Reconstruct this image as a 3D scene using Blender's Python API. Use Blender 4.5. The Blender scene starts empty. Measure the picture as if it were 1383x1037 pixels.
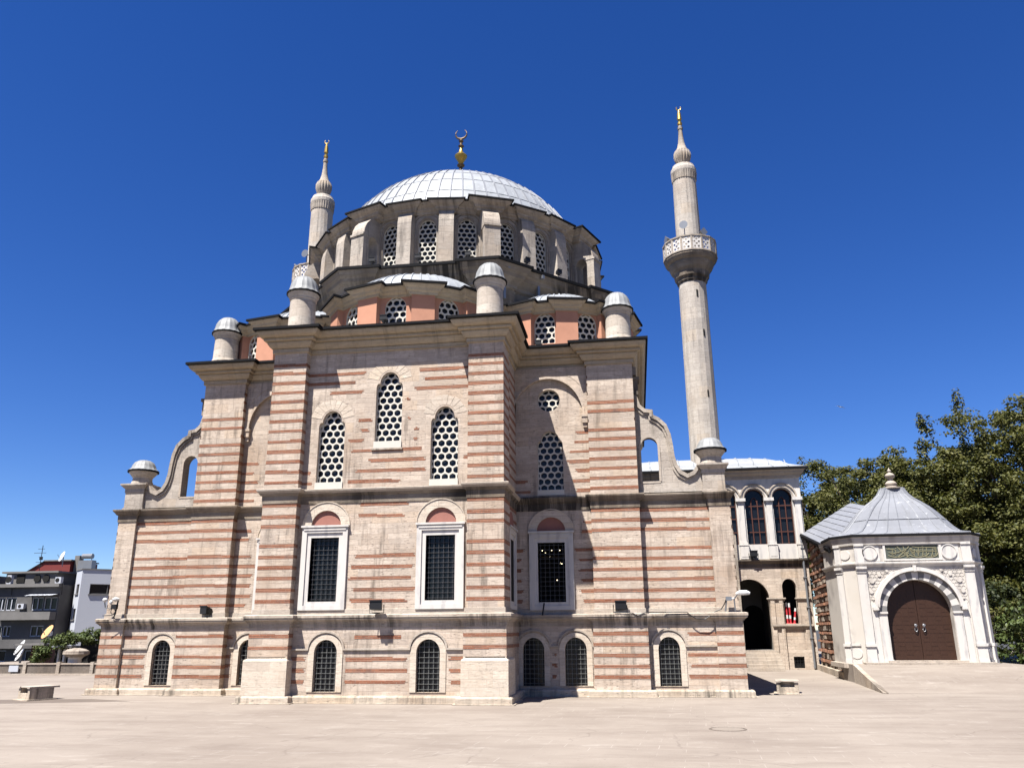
import bpy, bmesh, math, random
import numpy as np
from mathutils import Vector, Matrix
from mathutils.geometry import tessellate_polygon
PI = math.pi
R = math.radians
rnd = random.Random(7)
C = bpy.context.scene.collection
S = bpy.context.scene

# ------------------------------------------------------------------ camera
EYE = 2.6
tilt, roll, yaw = 0.296424, -0.00745026, -0.1458183
fw = Vector((math.sin(yaw)*math.cos(tilt), math.cos(yaw)*math.cos(tilt), math.sin(tilt)))
rt = Vector((math.cos(yaw), -math.sin(yaw), 0))
up = rt.cross(fw)
r2 = math.cos(roll)*rt + math.sin(roll)*up
u2 = -math.sin(roll)*rt + math.cos(roll)*up
cam = bpy.data.cameras.new('camera')
cam.sensor_width = 36
cam.lens = 36*1093.22/1383
cam.clip_end = 6000
co = bpy.data.objects.new('camera', cam)
C.objects.link(co)
m = Matrix((r2, u2, -fw)).transposed().to_4x4()
m.translation = (0, 0, EYE)
co.matrix_world = m
S.camera = co

# ------------------------------------------------------------------ light
SUN = Vector((-0.27, -0.47, 1)).normalized()          # towards the sun
sl = bpy.data.lights.new('sun', 'SUN')
sl.energy = 5.0
sl.angle = R(0.5)
sl.color = (1, .965, .91)
so = bpy.data.objects.new('sun', sl)
C.objects.link(so)
so.rotation_euler = SUN.to_track_quat('Z', 'Y').to_euler()
so.location = (0, 0, 80)
w = bpy.data.worlds.new('World')
S.world = w
w.use_nodes = True
nt = w.node_tree
sk = nt.nodes.new('ShaderNodeTexSky')
sk.sky_type = 'NISHITA'
sk.sun_disc = False
sk.sun_elevation = math.asin(SUN.z)
sk.sun_rotation = math.atan2(SUN.x, SUN.y)
sk.altitude = 1500
sk.air_density = 1.0
sk.dust_density = 0.0
sk.ozone_density = 5.0
bg = nt.nodes['Background']
bg.inputs['Strength'].default_value = 0.05
hs = nt.nodes.new('ShaderNodeHueSaturation')
hs.inputs["Saturation"].default_value = 1.27
hs.inputs["Hue"].default_value = 0.517
hs.inputs["Value"].default_value = 0.92
nt.links.new(sk.outputs[0], hs.inputs['Color'])
nt.links.new(hs.outputs[0], bg.inputs[0])
S.view_settings.view_transform = 'Standard'
S.view_settings.look = 'None'
S.view_settings.gamma = 1
S.view_settings.exposure = 1.68

# ------------------------------------------------------------------ materials
class NT:
    def __init__(s, name):
        s.m = bpy.data.materials.new(name)
        s.m.use_nodes = True
        s.t = s.m.node_tree
        s.b = s.t.nodes['Principled BSDF']
        s.b.inputs['Specular IOR Level'].default_value = .25
    def n(s, typ, ins=None, **kw):
        x = s.t.nodes.new('ShaderNode'+typ)
        for k, v in kw.items(): setattr(x, k, v)
        for k, v in (ins or {}).items():
            if hasattr(v, 'is_output'): s.t.links.new(v, x.inputs[k])
            else: x.inputs[k].default_value = v
        return x
    def math(s, op, a, b=0.0, c=0.0):
        return s.n('Math', {0: a, 1: b, 2: c}, operation=op).outputs[0]
    def mix(s, f, a, b, bt='MIX'):
        x = s.n('Mix', {0: f, 6: a, 7: b}, data_type='RGBA', blend_type=bt)
        return x.outputs[2]
    def ramp(s, v, p0, p1):
        return s.n('MapRange', {0: v, 1: p0, 2: p1, 3: 0., 4: 1.}).outputs[0]
    def noise(s, vec, scale, detail=3, rough=.55):
        return s.n('TexNoise', {'Vector': vec, 'Scale': scale, 'Detail': detail, 'Roughness': rough}).outputs[0]
    def comb(s, x, y, z=0.0):
        return s.n('CombineXYZ', {0: x, 1: y, 2: z}).outputs[0]
    def set(s, **kw):
        for k, v in kw.items():
            i = s.b.inputs[k.replace('_', ' ')]
            if hasattr(v, 'is_output'): s.t.links.new(v, i)
            else: i.default_value = v
    def bump(s, h, strength=.4, dist=.02):
        s.set(Normal=s.n('Bump', {'Strength': strength, 'Distance': dist, 'Height': h}).outputs[0])

K = .56                                # real-world albedo scale, matched to the exposure above
def c4(c): return (c[0]*K, c[1]*K, c[2]*K, 1)

def uv_nodes(t, cyl=None):
    """u along the wall, v up: by facing for flat walls, by angle for round ones"""
    if cyl:
        p = t.n('TexCoord').outputs['Object']
        sp = t.n('SeparateXYZ', {0: p})
        u = t.math('MULTIPLY', t.math('ARCTAN2', sp.outputs[1], sp.outputs[0]), cyl)
        return u, sp.outputs[2], p
    g = t.n('NewGeometry')
    sp = t.n('SeparateXYZ', {0: g.outputs['Position']})
    sn = t.n('SeparateXYZ', {0: g.outputs['True Normal']})
    f = t.math('GREATER_THAN', t.math('ABSOLUTE', sn.outputs[0]), t.math('ABSOLUTE', sn.outputs[1]))
    d = t.math('SUBTRACT', sp.outputs[1], sp.outputs[0])
    u = t.math('ADD', sp.outputs[0], t.math('MULTIPLY', f, d))
    return u, sp.outputs[2], g.outputs['Position']

def stone(name, col, var=.3, stain=.35, stain_col=(.06, .055, .05), bw=.9, rh=.215, mortar=.007, cyl=None, pits=.75, patch=.4, streak_lo=.54):
    t = NT(name)
    u, v, pos = uv_nodes(t, cyl)
    # blocks of slightly uneven joints
    wob = t.math('MULTIPLY', t.math('SUBTRACT', t.noise(pos, 1.1, 2), .5), .05)
    vec = t.comb(u, t.math('ADD', v, wob))
    bk = t.n('TexBrick', {'Vector': vec, 'Color1': (0, 0, 0, 1), 'Color2': (1, 1, 1, 1), 'Mortar': (.45, .45, .45, 1), 'Scale': 1., 'Mortar Size': mortar, 'Mortar Smooth': .3, 'Bias': 0., 'Brick Width': bw, 'Row Height': rh}, offset=.37, squash=.7, squash_frequency=3)
    bv = t.n('SeparateColor', {0: bk.outputs[0]}).outputs[0]
    lo = c4([x*(1-var) for x in col])
    hi = c4([min(1, x*(1+var*.55)) for x in col])
    base = t.mix(t.math('ADD', .25, t.math('MULTIPLY', bv, .5)), lo, hi)
    # some odd blocks: yellower replacement and greyer old ones
    cell = t.n('TexWhiteNoise', {'Vector': t.comb(t.math('FLOOR', t.math('DIVIDE', t.math('ADD', u, t.math('MULTIPLY', t.math('FLOOR', t.math('DIVIDE', v, rh*2)), .37)), bw*1.3)), t.math('FLOOR', t.math('DIVIDE', v, rh*2)))}, noise_dimensions='3D')
    base = t.mix(t.math('MULTIPLY', t.math('GREATER_THAN', cell.outputs[0], .88), .4), base, c4((col[0]*1.12, col[1]*1.04, col[2]*.9)))
    base = t.mix(t.math('MULTIPLY', t.math('LESS_THAN', cell.outputs[0], .13), .5), base, c4((col[0]*.68, col[1]*.66, col[2]*.66)))
    c2 = t.n('SeparateColor', {0: cell.outputs[1]})
    base = t.mix(t.math('MULTIPLY', t.ramp(c2.outputs[0], .45, 1.), .34), base, c4((col[0]*.80, col[1]*.70, col[2]*.62)))
    base = t.mix(t.math('MULTIPLY', t.ramp(c2.outputs[1], .6, 1.), .3), base, c4((col[0]*.78, col[1]*.79, col[2]*.82)))
    big = t.noise(pos, .42, 4, .6)
    base = t.mix(t.math('MULTIPLY', t.ramp(big, .5, .72), patch*1.3), base, c4((col[0]*.66, col[1]*.58, col[2]*.51)))
    # layered grain of the bed and fine mottling
    gv = t.comb(t.math('MULTIPLY', u, 2.2), t.math('MULTIPLY', v, 13.))
    gr = t.noise(gv, 1., 6, .72)
    base = t.mix(t.math('MULTIPLY', t.ramp(gr, .44, .7), .55), base, c4((col[0]*.62, col[1]*.575, col[2]*.535)))
    base = t.mix(t.math('MULTIPLY', t.ramp(gr, .46, .3), .5), base, c4([min(1, x*1.16) for x in col]))
    mot = t.noise(pos, 7.5, 5, .7)
    base = t.mix(t.math('MULTIPLY', t.ramp(mot, .5, .74), .5), base, c4([x*.55 for x in col]))
    # shelly pits drawn out along the bedding
    pv = t.comb(t.math('MULTIPLY', u, 4.5), t.math('MULTIPLY', v, 20.))
    pit = t.ramp(t.noise(pv, 1., 4, .75), .575, .66)
    pitm = t.math('MULTIPLY', pit, t.ramp(t.noise(pos, .8, 3), .40, .55))
    base = t.mix(t.math('MULTIPLY', pitm, pits), base, c4([x*.25 for x in col]))
    # joints
    jv = t.math('MULTIPLY', bk.outputs['Fac'], t.ramp(t.noise(pos, 2.3, 2), .3, .62))
    base = t.mix(t.math('MULTIPLY', jv, .45), base, c4([x*.35 for x in col]))
    # soot and rain streaks
    sv = t.comb(t.math('MULTIPLY', u, 3.2), t.math('MULTIPLY', v, .28))
    st = t.math('MULTIPLY', t.ramp(t.noise(sv, 1., 6, .68), streak_lo, streak_lo+.16), t.ramp(t.noise(pos, .33, 2), .40, .62))
    base = t.mix(t.math('MULTIPLY', st, stain), base, c4(stain_col))
    t.set(Base_Color=base, Roughness=.9)
    hgt = t.math('SUBTRACT', t.math('SUBTRACT', t.math('MULTIPLY', mot, .5), t.math('MULTIPLY', pitm, .6)), t.math('MULTIPLY', bk.outputs['Fac'], .5))
    t.bump(hgt, .55, .03)
    return t.m

def plain(name, col, rough=.6, metal=0., var=.15, scale=3., spec=.25, bump=0.):
    t = NT(name)
    pos = t.n('NewGeometry').outputs['Position']
    n1 = t.noise(pos, scale, 5, .65)
    t.set(Base_Color=t.mix(n1, c4([x*(1-var) for x in col]), c4([min(1, x*(1+var)) for x in col])), Roughness=rough, Metallic=metal, Specular_IOR_Level=spec)
    if bump: t.bump(n1, bump, .02)
    return t.m

def brick_mat():
    t = NT('thin_red_brick')
    u, v, pos = uv_nodes(t)
    bk = t.n('TexBrick', {'Vector': t.comb(u, t.math('ADD', v, t.math('MULTIPLY', t.noise(pos, 1.3, 2), .03))), 'Color1': c4((.30, .105, .055)), 'Color2': c4((.45, .19, .11)), 'Mortar': c4((.42, .26, .18)), 'Scale': 1., 'Mortar Size': .011, 'Mortar Smooth': .4, 'Brick Width': .30, 'Row Height': .066}, offset=.5)
    n1 = t.noise(pos, 2.2, 5, .7)
    base = t.mix(t.math('MULTIPLY', t.ramp(n1, .5, .8), .45), bk.outputs[0], c4((.46, .35, .29)))
    base = t.mix(t.math('MULTIPLY', t.ramp(t.noise(pos, 1.1, 5, .7), .56, .72), .65), base, c4((.10, .06, .05)))
    t.set(Base_Color=base, Roughness=.92)
    t.bump(t.math('SUBTRACT', 0., bk.outputs['Fac']), .5, .02)
    return t.m

def lead_mat(name, col, var=.22):
    t = NT(name)
    pos = t.n('NewGeometry').outputs['Position']
    sp = t.n('SeparateXYZ', {0: pos})
    n1 = t.noise(pos, .9, 5, .65)
    st = t.noise(t.n('VectorMath', {0: pos, 1: (2.4, 2.4, .35)}, operation='MULTIPLY').outputs[0], 1., 5, .65)
    base = t.mix(n1, c4([x*(1-var) for x in col]), c4([min(1, x*(1+var)) for x in col]))
    base = t.mix(t.math('MULTIPLY', t.ramp(st, .5, .72), .45), base, c4((col[0]*.72, col[1]*.70, col[2]*.66)))
    base = t.mix(t.math('MULTIPLY', t.ramp(t.noise(pos, 3.7, 3), .62, .72), .35), base, c4((.75, .77, .8)))
    t.set(Base_Color=base, Roughness=.55, Metallic=.0, Specular_IOR_Level=.35)
    t.bump(n1, .25, .03)
    return t.m

def marble_mat(name, col, vein=(.36, .36, .37), amt=.5, ang=(.8, .1, .6)):
    t = NT(name)
    pos = t.n('NewGeometry').outputs['Position']
    wv = t.n('TexWave', {'Vector': t.n('VectorMath', {0: pos, 1: ang}, operation='MULTIPLY').outputs[0], 'Scale': .9, 'Distortion': 7., 'Detail': 4., 'Detail Scale': .8}).outputs[0+1]
    n1 = t.noise(pos, 1.4, 5, .6)
    f = t.math('MULTIPLY', t.math('MULTIPLY', t.ramp(wv, .55, .95), t.ramp(n1, .4, .65)), amt)
    base = t.mix(f, c4(col), c4(vein))
    base = t.mix(t.math('MULTIPLY', t.ramp(t.noise(pos, .6, 4), .5, .72), .25), base, c4((col[0]*.8, col[1]*.75, col[2]*.66)))
    t.set(Base_Color=base, Roughness=.62)
    t.bump(n1, .12, .02)
    return t.m

STONE = (.73, .61, .50)
M = {}
M['stone'] = stone('limestone_ashlar', STONE, stain=.75, stain_col=(.14, .11, .085), streak_lo=.50, patch=.62, var=.36, pits=.9)
M['clean'] = stone('repaired_limestone', (.80, .69, .565), var=.14, stain=.2, pits=.25, bw=1.3, rh=.3, patch=.15)
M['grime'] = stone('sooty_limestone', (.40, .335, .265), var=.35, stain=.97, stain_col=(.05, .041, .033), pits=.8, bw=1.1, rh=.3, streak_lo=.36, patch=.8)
M['old'] = stone('weathered_grey_limestone', (.54, .47, .395), var=.32, stain=.75, stain_col=(.07, .062, .055), bw=.8, rh=.3, streak_lo=.47, patch=.5)
M['cornice'] = stone('cornice_limestone', (.60, .50, .36), var=.16, stain=.5, stain_col=(.12, .10, .075), bw=1.5, rh=.8, pits=.2, patch=.4)
M['ledge'] = stone('ledge_stone', (.60, .52, .435), var=.25, stain=.55, stain_col=(.12, .11, .1), bw=1.2, rh=.6, pits=.25, patch=.35)
M['base'] = stone('plinth_stone', (.70, .595, .475), var=.2, stain=.9, stain_col=(.09, .08, .065), bw=1.4, rh=.5, pits=.9, streak_lo=.45, patch=.6)
M['turret'] = stone('turret_limestone', (.64, .565, .48), cyl=.6, bw=.7, rh=.4, stain=.3)
M['minaret'] = stone('minaret_limestone', (.66, .595, .52), cyl=1.1, bw=.75, rh=.46, mortar=.012, stain=.45, streak_lo=.52, var=.2)
M['soft'] = stone('weathered_cornice_stone', (.60, .515, .425), var=.3, stain=.95, stain_col=(.06, .05, .04), bw=1.2, rh=.7, pits=.7, patch=.7, streak_lo=.43)
M['brick'] = brick_mat()
M['joint'] = plain('eroded_dark_joint', (.17, .08, .048), .95, var=.4, scale=5)
M['pink'] = plain('salmon_plaster', (.60, .29, .185), .85, var=.2, scale=2.2)
M['lunette'] = plain('red_plaster', (.40, .175, .135), .85, var=.18, scale=2.)
M['lattice'] = plain('white_plaster_lattice', (.72, .68, .60), .8, var=.12, scale=4)
M['marble'] = marble_mat('white_marble', (.74, .695, .645))
M['greymarble'] = marble_mat('grey_veined_marble', (.70, .645, .58), (.36, .32, .29), .75, (.5, .3, -.22))
M['greyband'] = plain('grey_marble_voussoir', (.23, .22, .215), .6)
M['lead'] = lead_mat('pale_lead_sheet', (.37, .39, .415), .28)
M['leadgrey'] = lead_mat('blue_grey_lead_sheet', (.255, .265, .295), .22)
M['leadcap'] = lead_mat('weathered_lead_cap', (.29, .295, .295), .3)
M['leadedge'] = plain('black_lead_flashing', (.014, .014, .016), .85, spec=.08)
M['iron'] = plain('wrought_iron', (.17, .17, .16), .55, .3)
M['blackiron'] = plain('dark_iron_grille', (.075, .075, .078), .5, .3)
M['black'] = plain('black_metal', (.025, .025, .027), .45, .2)
M['gold'] = plain('gilded_copper', (.62, .42, .11), .35, .8)
M['bronze'] = plain('dark_bronze', (.17, .12, .07), .45, .7)
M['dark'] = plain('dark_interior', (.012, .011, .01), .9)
M['wood'] = plain('brown_door_wood', (.052, .023, .013), .5, var=.3, scale=9, bump=.1)
M['redwood'] = plain('red_brown_window_wood', (.10, .035, .024), .6)
M['plate'] = plain('green_inscription_plate', (.105, .118, .095), .6)
M['gilt'] = plain('gilded_lettering', (.36, .33, .20), .6, .1)
M['white'] = plain('white_paint', (.75, .75, .74), .55, var=.06)
M['whitewall'] = plain('white_render', (.56, .58, .63), .85, var=.05, scale=.6)
M['greywall'] = plain('stained_grey_render', (.13, .124, .12), .9, var=.5, scale=.7)
M['greylight'] = plain('pale_grey_concrete', (.20, .19, .18), .9, var=.3, scale=.8)
M['redwall'] = plain('dark_red_cladding', (.20, .035, .03), .7)
M['red'] = plain('red_plastic', (.55, .04, .05), .5)
M['orange'] = plain('faded_orange_dish', (.7, .40, .18), .6)
M['greenmetal'] = plain('green_painted_steel', (.03, .09, .05), .5)
M['bark'] = plain('grey_bark', (.12, .09, .07), .9, var=.3)
M['steel'] = plain('grey_steel', (.33, .34, .36), .4, .5)
def glass(name, col, rough=.12):
    t = NT(name)
    pos = t.n('NewGeometry').outputs['Position']
    t.set(Base_Color=c4(col), Roughness=rough, Specular_IOR_Level=.22)
    t.bump(t.noise(pos, 1.7, 2), .03, .05)
    return t.m
M['glass'] = glass('dark_window_glass', (.012, .014, .018))
M['glassblue'] = glass('bluish_dark_glass', (.016, .022, .034), .2)
def emit(name, col, s):
    t = NT(name)
    t.set(Base_Color=c4(col), Emission_Color=c4(col), Emission_Strength=s)
    return t.m
M['bulb'] = emit('lit_bulb', (1, .85, .55), 2.5)

def rubble_mat():
    t = NT('rubble_brick_and_stone')
    u, v, pos = uv_nodes(t)
    wob = t.math('MULTIPLY', t.noise(pos, 1.6, 3), .22)
    vv = t.math('ADD', v, wob)
    row = t.math('FRACT', t.math('DIVIDE', vv, .52))
    isb = t.math('GREATER_THAN', row, .58)
    bs = t.n('TexBrick', {'Vector': t.comb(u, vv), 'Color1': c4((.26, .20, .16)), 'Color2': c4((.54, .45, .37)), 'Mortar': c4((.30, .25, .20)), 'Scale': 1., 'Mortar Size': .03, 'Brick Width': .55, 'Row Height': .26}).outputs[0]
    bb = t.n('TexBrick', {'Vector': t.comb(u, vv), 'Color1': c4((.28, .13, .085)), 'Color2': c4((.40, .20, .13)), 'Mortar': c4((.40, .33, .27)), 'Scale': 1., 'Mortar Size': .018, 'Brick Width': .32, 'Row Height': .075}).outputs[0]
    base = t.mix(isb, bs, bb)
    n1 = t.noise(pos, 3.5, 5, .75)
    base = t.mix(t.math('MULTIPLY', t.ramp(n1, .5, .66), .85), base, c4((.07, .05, .04)))
    base = t.mix(t.math('MULTIPLY', t.ramp(t.noise(pos, 2.1, 4, .7), .55, .7), .6), base, c4((.55, .48, .40)))
    t.set(Base_Color=base, Roughness=.95)
    t.bump(n1, 1., .08)
    return t.m
M['rubble'] = rubble_mat()
M['oldbrick'] = plain('eroded_old_brick', (.40, .20, .125), .95, var=.45, scale=6, bump=.6)

def plaza_mat():
    t = NT('pale_stone_paving')
    pos = t.n('NewGeometry').outputs['Position']
    sp = t.n('SeparateXYZ', {0: pos})
    rot = t.n('VectorRotate', {'Vector': pos, 'Angle': R(4)}, rotation_type='Z_AXIS').outputs[0]
    bk = t.n('TexBrick', {'Vector': rot, 'Color1': (0, 0, 0, 1), 'Color2': (1, 1, 1, 1), 'Mortar': (.5, .5, .5, 1), 'Scale': 1., 'Mortar Size': .012, 'Mortar Smooth': .5, 'Brick Width': 1.1, 'Row Height': .62}, offset=.43)
    bv = t.n('SeparateColor', {0: bk.outputs[0]}).outputs[0]
    col = (.335, .285, .24)
    base = t.mix(bv, c4([x*.975 for x in col]), c4([x*1.025 for x in col]))
    big = t.noise(pos, .13, 5, .62)
    base = t.mix(t.math('MULTIPLY', t.ramp(big, .44, .66), .7), base, c4((.235, .19, .158)))
    md = t.noise(t.n('VectorMath', {0: pos, 1: (.3, 1., 1.)}, operation='MULTIPLY').outputs[0], .9, 6, .7)
    base = t.mix(t.math('MULTIPLY', t.ramp(md, .47, .7), .6), base, c4((.215, .172, .143)))
    lt = t.noise(t.n('VectorMath', {0: pos, 1: (.4, 1., 1.)}, operation='MULTIPLY').outputs[0], 1.5, 7, .78)
    base = t.mix(t.math('MULTIPLY', t.ramp(lt, .56, .68), .7), base, c4((.44, .39, .34)))
    cr = t.n('TexVoronoi', {'Vector': t.n('VectorMath', {0: pos, 1: t.n('VectorMath', {0: t.n('TexNoise', {'Vector': pos, 'Scale': 1.3, 'Detail': 4.}).outputs[1], 1: (.7, .7, 0)}, operation='MULTIPLY').outputs[0]}, operation='ADD').outputs[0], 'Scale': .33}, feature='DISTANCE_TO_EDGE').outputs[0]
    base = t.mix(t.math('MULTIPLY', t.math('MULTIPLY', t.ramp(cr, .012, .003), t.ramp(t.noise(pos, .3, 3), .45, .6)), .3), base, c4((.13, .10, .085)))
    spot = t.noise(pos, 5.5, 4, .7)
    base = t.mix(t.math('MULTIPLY', t.ramp(spot, .62, .70), .5), base, c4((.15, .12, .10)))
    # pale worn joints, patchy
    jm = t.math('MULTIPLY', bk.outputs['Fac'], t.ramp(t.noise(pos, .45, 3), .46, .62))
    base = t.mix(t.math('MULTIPLY', jm, .7), base, c4((.46, .41, .36)))
    fine = t.noise(pos, 14., 4, .7)
    base = t.mix(t.math('MULTIPLY', t.ramp(fine, .58, .72), .3), base, c4((.16, .13, .11)))
    t.set(Base_Color=base, Roughness=.9)
    t.bump(t.math('ADD', fine, t.math('MULTIPLY', bk.outputs['Fac'], -.6)), .25, .02)
    return t.m
M['plaza'] = plaza_mat()
M['asphalt'] = plain('asphalt', (.055, .055, .057), .95, var=.25, scale=.4)

def leaf_mat(name, c0, c1, c2):
    t = NT(name)
    g = t.n('NewGeometry')
    isl = g.outputs['Random Per Island']
    n1 = t.noise(g.outputs['Position'], .55, 3)
    base = t.mix(isl, c4(c0), c4(c1))
    base = t.mix(t.math('MULTIPLY', t.ramp(n1, .5, .7), .6), base, c4(c2))
    t.set(Base_Color=base, Roughness=.6, Specular_IOR_Level=.25)
    tr = t.n('BsdfTranslucent', {'Color': t.mix(.5, base, c4((.2, .22, .03)))})
    mx = t.n('MixShader', {0: .22, 1: t.b.outputs[0], 2: tr.outputs[0]})
    t.t.links.new(mx.outputs[0], t.t.nodes['Material Output'].inputs[0])
    return t.m
M['leaf'] = leaf_mat('olive_green_leaves', (.056, .07, .015), (.15, .145, .034), (.165, .15, .038))
M['leafdark'] = leaf_mat('dark_green_leaves', (.022, .036, .012), (.05, .062, .018), (.07, .075, .02))
M['vine'] = leaf_mat('bright_vine_leaves', (.05, .085, .018), (.13, .165, .045), (.10, .12, .035))
# ------------------------------------------------------------------ mesh helpers
WL = {}
class MB:
    def __init__(s): s.v = []; s.f = []; s.mi = []
    def add(s, vs, fs, mi=0):
        k = len(s.v); s.v += [tuple(p) for p in vs]
        for f in fs: s.f.append([k+i for i in f]); s.mi.append(mi)
    def quad(s, a, b, c, d, mi=0): s.add((a, b, c, d), [(0, 1, 2, 3)], mi)
    def box(s, x0, x1, y0, y1, z0, z1, mi=0):
        vs = [(x, y, z) for z in (z0, z1) for y in (y0, y1) for x in (x0, x1)]
        s.add(vs, [(0, 2, 3, 1), (4, 5, 7, 6), (0, 1, 5, 4), (2, 6, 7, 3), (0, 4, 6, 2), (1, 3, 7, 5)], mi)
    def rbox(s, fr, s0, s1, o0, o1, z0, z1, mi=0):
        vs = [fr(a, z, o) for z in (z0, z1) for o in (o1, o0) for a in (s0, s1)]
        s.add(vs, [(0, 2, 3, 1), (4, 5, 7, 6), (0, 1, 5, 4), (2, 6, 7, 3), (0, 4, 6, 2), (1, 3, 7, 5)], mi)
    def lathe(s, c, prof, seg=24, a0=0., a1=2*PI, mi=0, cap=True, flute=None):
        full = abs(a1-a0-2*PI) < 1e-6
        n = seg if full else seg+1
        vs = []
        for (r, z) in prof:
            for i in range(n):
                a = a0+(a1-a0)*i/seg
                q = r*(flute(i) if flute else 1)
                vs.append((c[0]+q*math.cos(a), c[1]+q*math.sin(a), (c[2] if len(c) > 2 else 0)+z))
        fs = []
        for j in range(len(prof)-1):
            for i in range(seg):
                k = (i+1) % n
                fs.append((j*n+i, j*n+k, (j+1)*n+k, (j+1)*n+i))
        if cap and full:
            fs.append(tuple(range(n))[::-1]); fs.append(tuple((len(prof)-1)*n+i for i in range(n)))
        s.add(vs, fs, mi)
    def tube(s, pts, r, seg=6, mi=0, r2=None):
        pts = [Vector(p) for p in pts]; n = len(pts); vs = []
        for i, p in enumerate(pts):
            d = (pts[min(i+1, n-1)]-pts[max(i-1, 0)]).normalized()
            a = d.cross(Vector((0, 0, 1)))
            if a.length < .05: a = d.cross(Vector((1, 0, 0)))
            a.normalize(); b = d.cross(a)
            q = r[i] if isinstance(r, (list, tuple)) else (r if r2 is None else r+(r2-r)*i/(n-1))
            vs += [p+a*q*math.cos(2*PI*k/seg)+b*q*math.sin(2*PI*k/seg) for k in range(seg)]
        fs = [(i*seg+k, i*seg+(k+1) % seg, (i+1)*seg+(k+1) % seg, (i+1)*seg+k) for i in range(n-1) for k in range(seg)]
        fs += [tuple(range(seg))[::-1], tuple((n-1)*seg+k for k in range(seg))]
        s.add(vs, fs, mi)
    def poly(s, fr, loop, o0, o1, holes=(), mi=0, back=True):
        """flat polygon with holes in the frame fr, from offset o0 (front) back to o1"""
        loops = [list(loop)]+[list(h) for h in holes]
        flat = [p for l in loops for p in l]
        tri = tessellate_polygon([[Vector((p[0], p[1], 0)) for p in l] for l in loops])
        s.add([fr(p[0], p[1], o0) for p in flat], [tuple(t) for t in tri], mi)
        if back: s.add([fr(p[0], p[1], o1) for p in flat], [tuple(t) for t in tri], mi)
        for l in loops:
            n = len(l)
            vs = [fr(p[0], p[1], o0) for p in l]+[fr(p[0], p[1], o1) for p in l]
            s.add(vs, [(i, (i+1) % n, n+(i+1) % n, n+i) for i in range(n)], mi)
    def sweep(s, path, prof, closed=False, mi=0, caps=True):
        vs, n = [], len(path)
        offs = miters(path, closed)
        m_ = len(prof)
        for (p, q) in zip(path, offs):
            vs += [(p[0]+q[0]*o, p[1]+q[1]*o, z) for (o, z) in prof]
        fs = []
        for i in range(n if closed else n-1):
            j = (i+1) % n
            fs += [(i*m_+k, j*m_+k, j*m_+k+1, i*m_+k+1) for k in range(m_-1)]
        if caps and not closed:
            fs += [tuple(range(m_)), tuple((n-1)*m_+k for k in range(m_))[::-1]]
        s.add(vs, fs, mi)
    def strip(s, fr, pts, w, o0, o1, mi=0, closed=False):
        """a flat moulding of width w along pts (s,z) in frame fr, standing from o1 out to o0"""
        P = [Vector((p[0], p[1])) for p in pts]; n = len(P); L = []; Q = []
        for i in range(n):
            a = P[i]-P[i-1] if (i > 0 or closed) else P[1]-P[0]
            b = P[(i+1) % n]-P[i] if (i < n-1 or closed) else P[-1]-P[-2]
            a = a.normalized(); b = b.normalized()
            na, nb = Vector((-a.y, a.x)), Vector((-b.y, b.x))
            mm = (na+nb)/max(.4, 1+na.dot(nb))
            L.append(P[i]+mm*w/2); Q.append(P[i]-mm*w/2)
        vs = []
        for i in range(n):
            vs += [fr(L[i].x, L[i].y, o0), fr(Q[i].x, Q[i].y, o0), fr(Q[i].x, Q[i].y, o1), fr(L[i].x, L[i].y, o1)]
        fs = []
        for i in range(n if closed else n-1):
            j = (i+1) % n
            fs += [(i*4+k, j*4+k, j*4+(k+1) % 4, i*4+(k+1) % 4) for k in range(4)]
        if not closed: fs += [(0, 1, 2, 3), (n*4-4, n*4-3, n*4-2, n*4-1)]
        s.add(vs, fs, mi)
    def build(s, name, mats, parent=None, org=None, off=(0, 0, 0), smooth=False):
        """link as one mesh object; org = its origin in the coordinates used, off = shift to world"""
        if not isinstance(mats, (list, tuple)): mats = [mats]
        me = bpy.data.meshes.new(name)
        og = Vector(org) if org else Vector((0, 0, 0))
        if s.v: vv = [(p[0]-og.x, p[1]-og.y, p[2]-og.z) for p in s.v]
        else: vv = []
        me.from_pydata(vv, [], s.f)
        for x in mats: me.materials.append(M[x] if isinstance(x, str) else x)
        me.polygons.foreach_set('material_index', s.mi)
        if smooth:
            me.polygons.foreach_set('use_smooth', [True]*len(s.f))
            try: me.set_sharp_from_angle(angle=R(smooth if smooth is not True else 40))
            except Exception: pass
        me.update()
        o = bpy.data.objects.new(name, me); C.objects.link(o)
        wl = og+Vector(off)
        WL[o] = wl
        if parent is not None:
            o.parent = parent; o.location = wl-WL[parent]
        else: o.location = wl
        return o

def miters(path, closed=False):
    n = len(path); out = []
    def nrm(a, b):
        d = Vector((b[0]-a[0], b[1]-a[1])).normalized(); return Vector((d.y, -d.x))
    for i in range(n):
        a = nrm(path[i-1], path[i]) if (i > 0 or closed) else None
        b = nrm(path[i], path[(i+1) % n]) if (i < n-1 or closed) else None
        if a is None: out.append(b)
        elif b is None: out.append(a)
        else: out.append((a+b)/max(.25, 1+a.dot(b)))
    return out
def offpath(path, o, closed=False):
    return [(p[0]+q[0]*o, p[1]+q[1]*o) for p, q in zip(path, miters(path, closed))]
class Fr:
    """wall frame: s along the wall, z up, o outwards"""
    def __init__(s, p0, p1, s0=0.):
        s.p = Vector(p0[:2]); d = Vector(p1[:2])-s.p; s.L = d.length; s.d = d.normalized(); s.n = Vector((s.d.y, -s.d.x)); s.s0 = s0
    def __call__(s, a, z, o=0.):
        q = s.p+s.d*(a-s.s0)+s.n*o
        return (q.x, q.y, z)
def FX(y): return Fr((0, y), (1, y))          # front-facing wall, s = x
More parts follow.
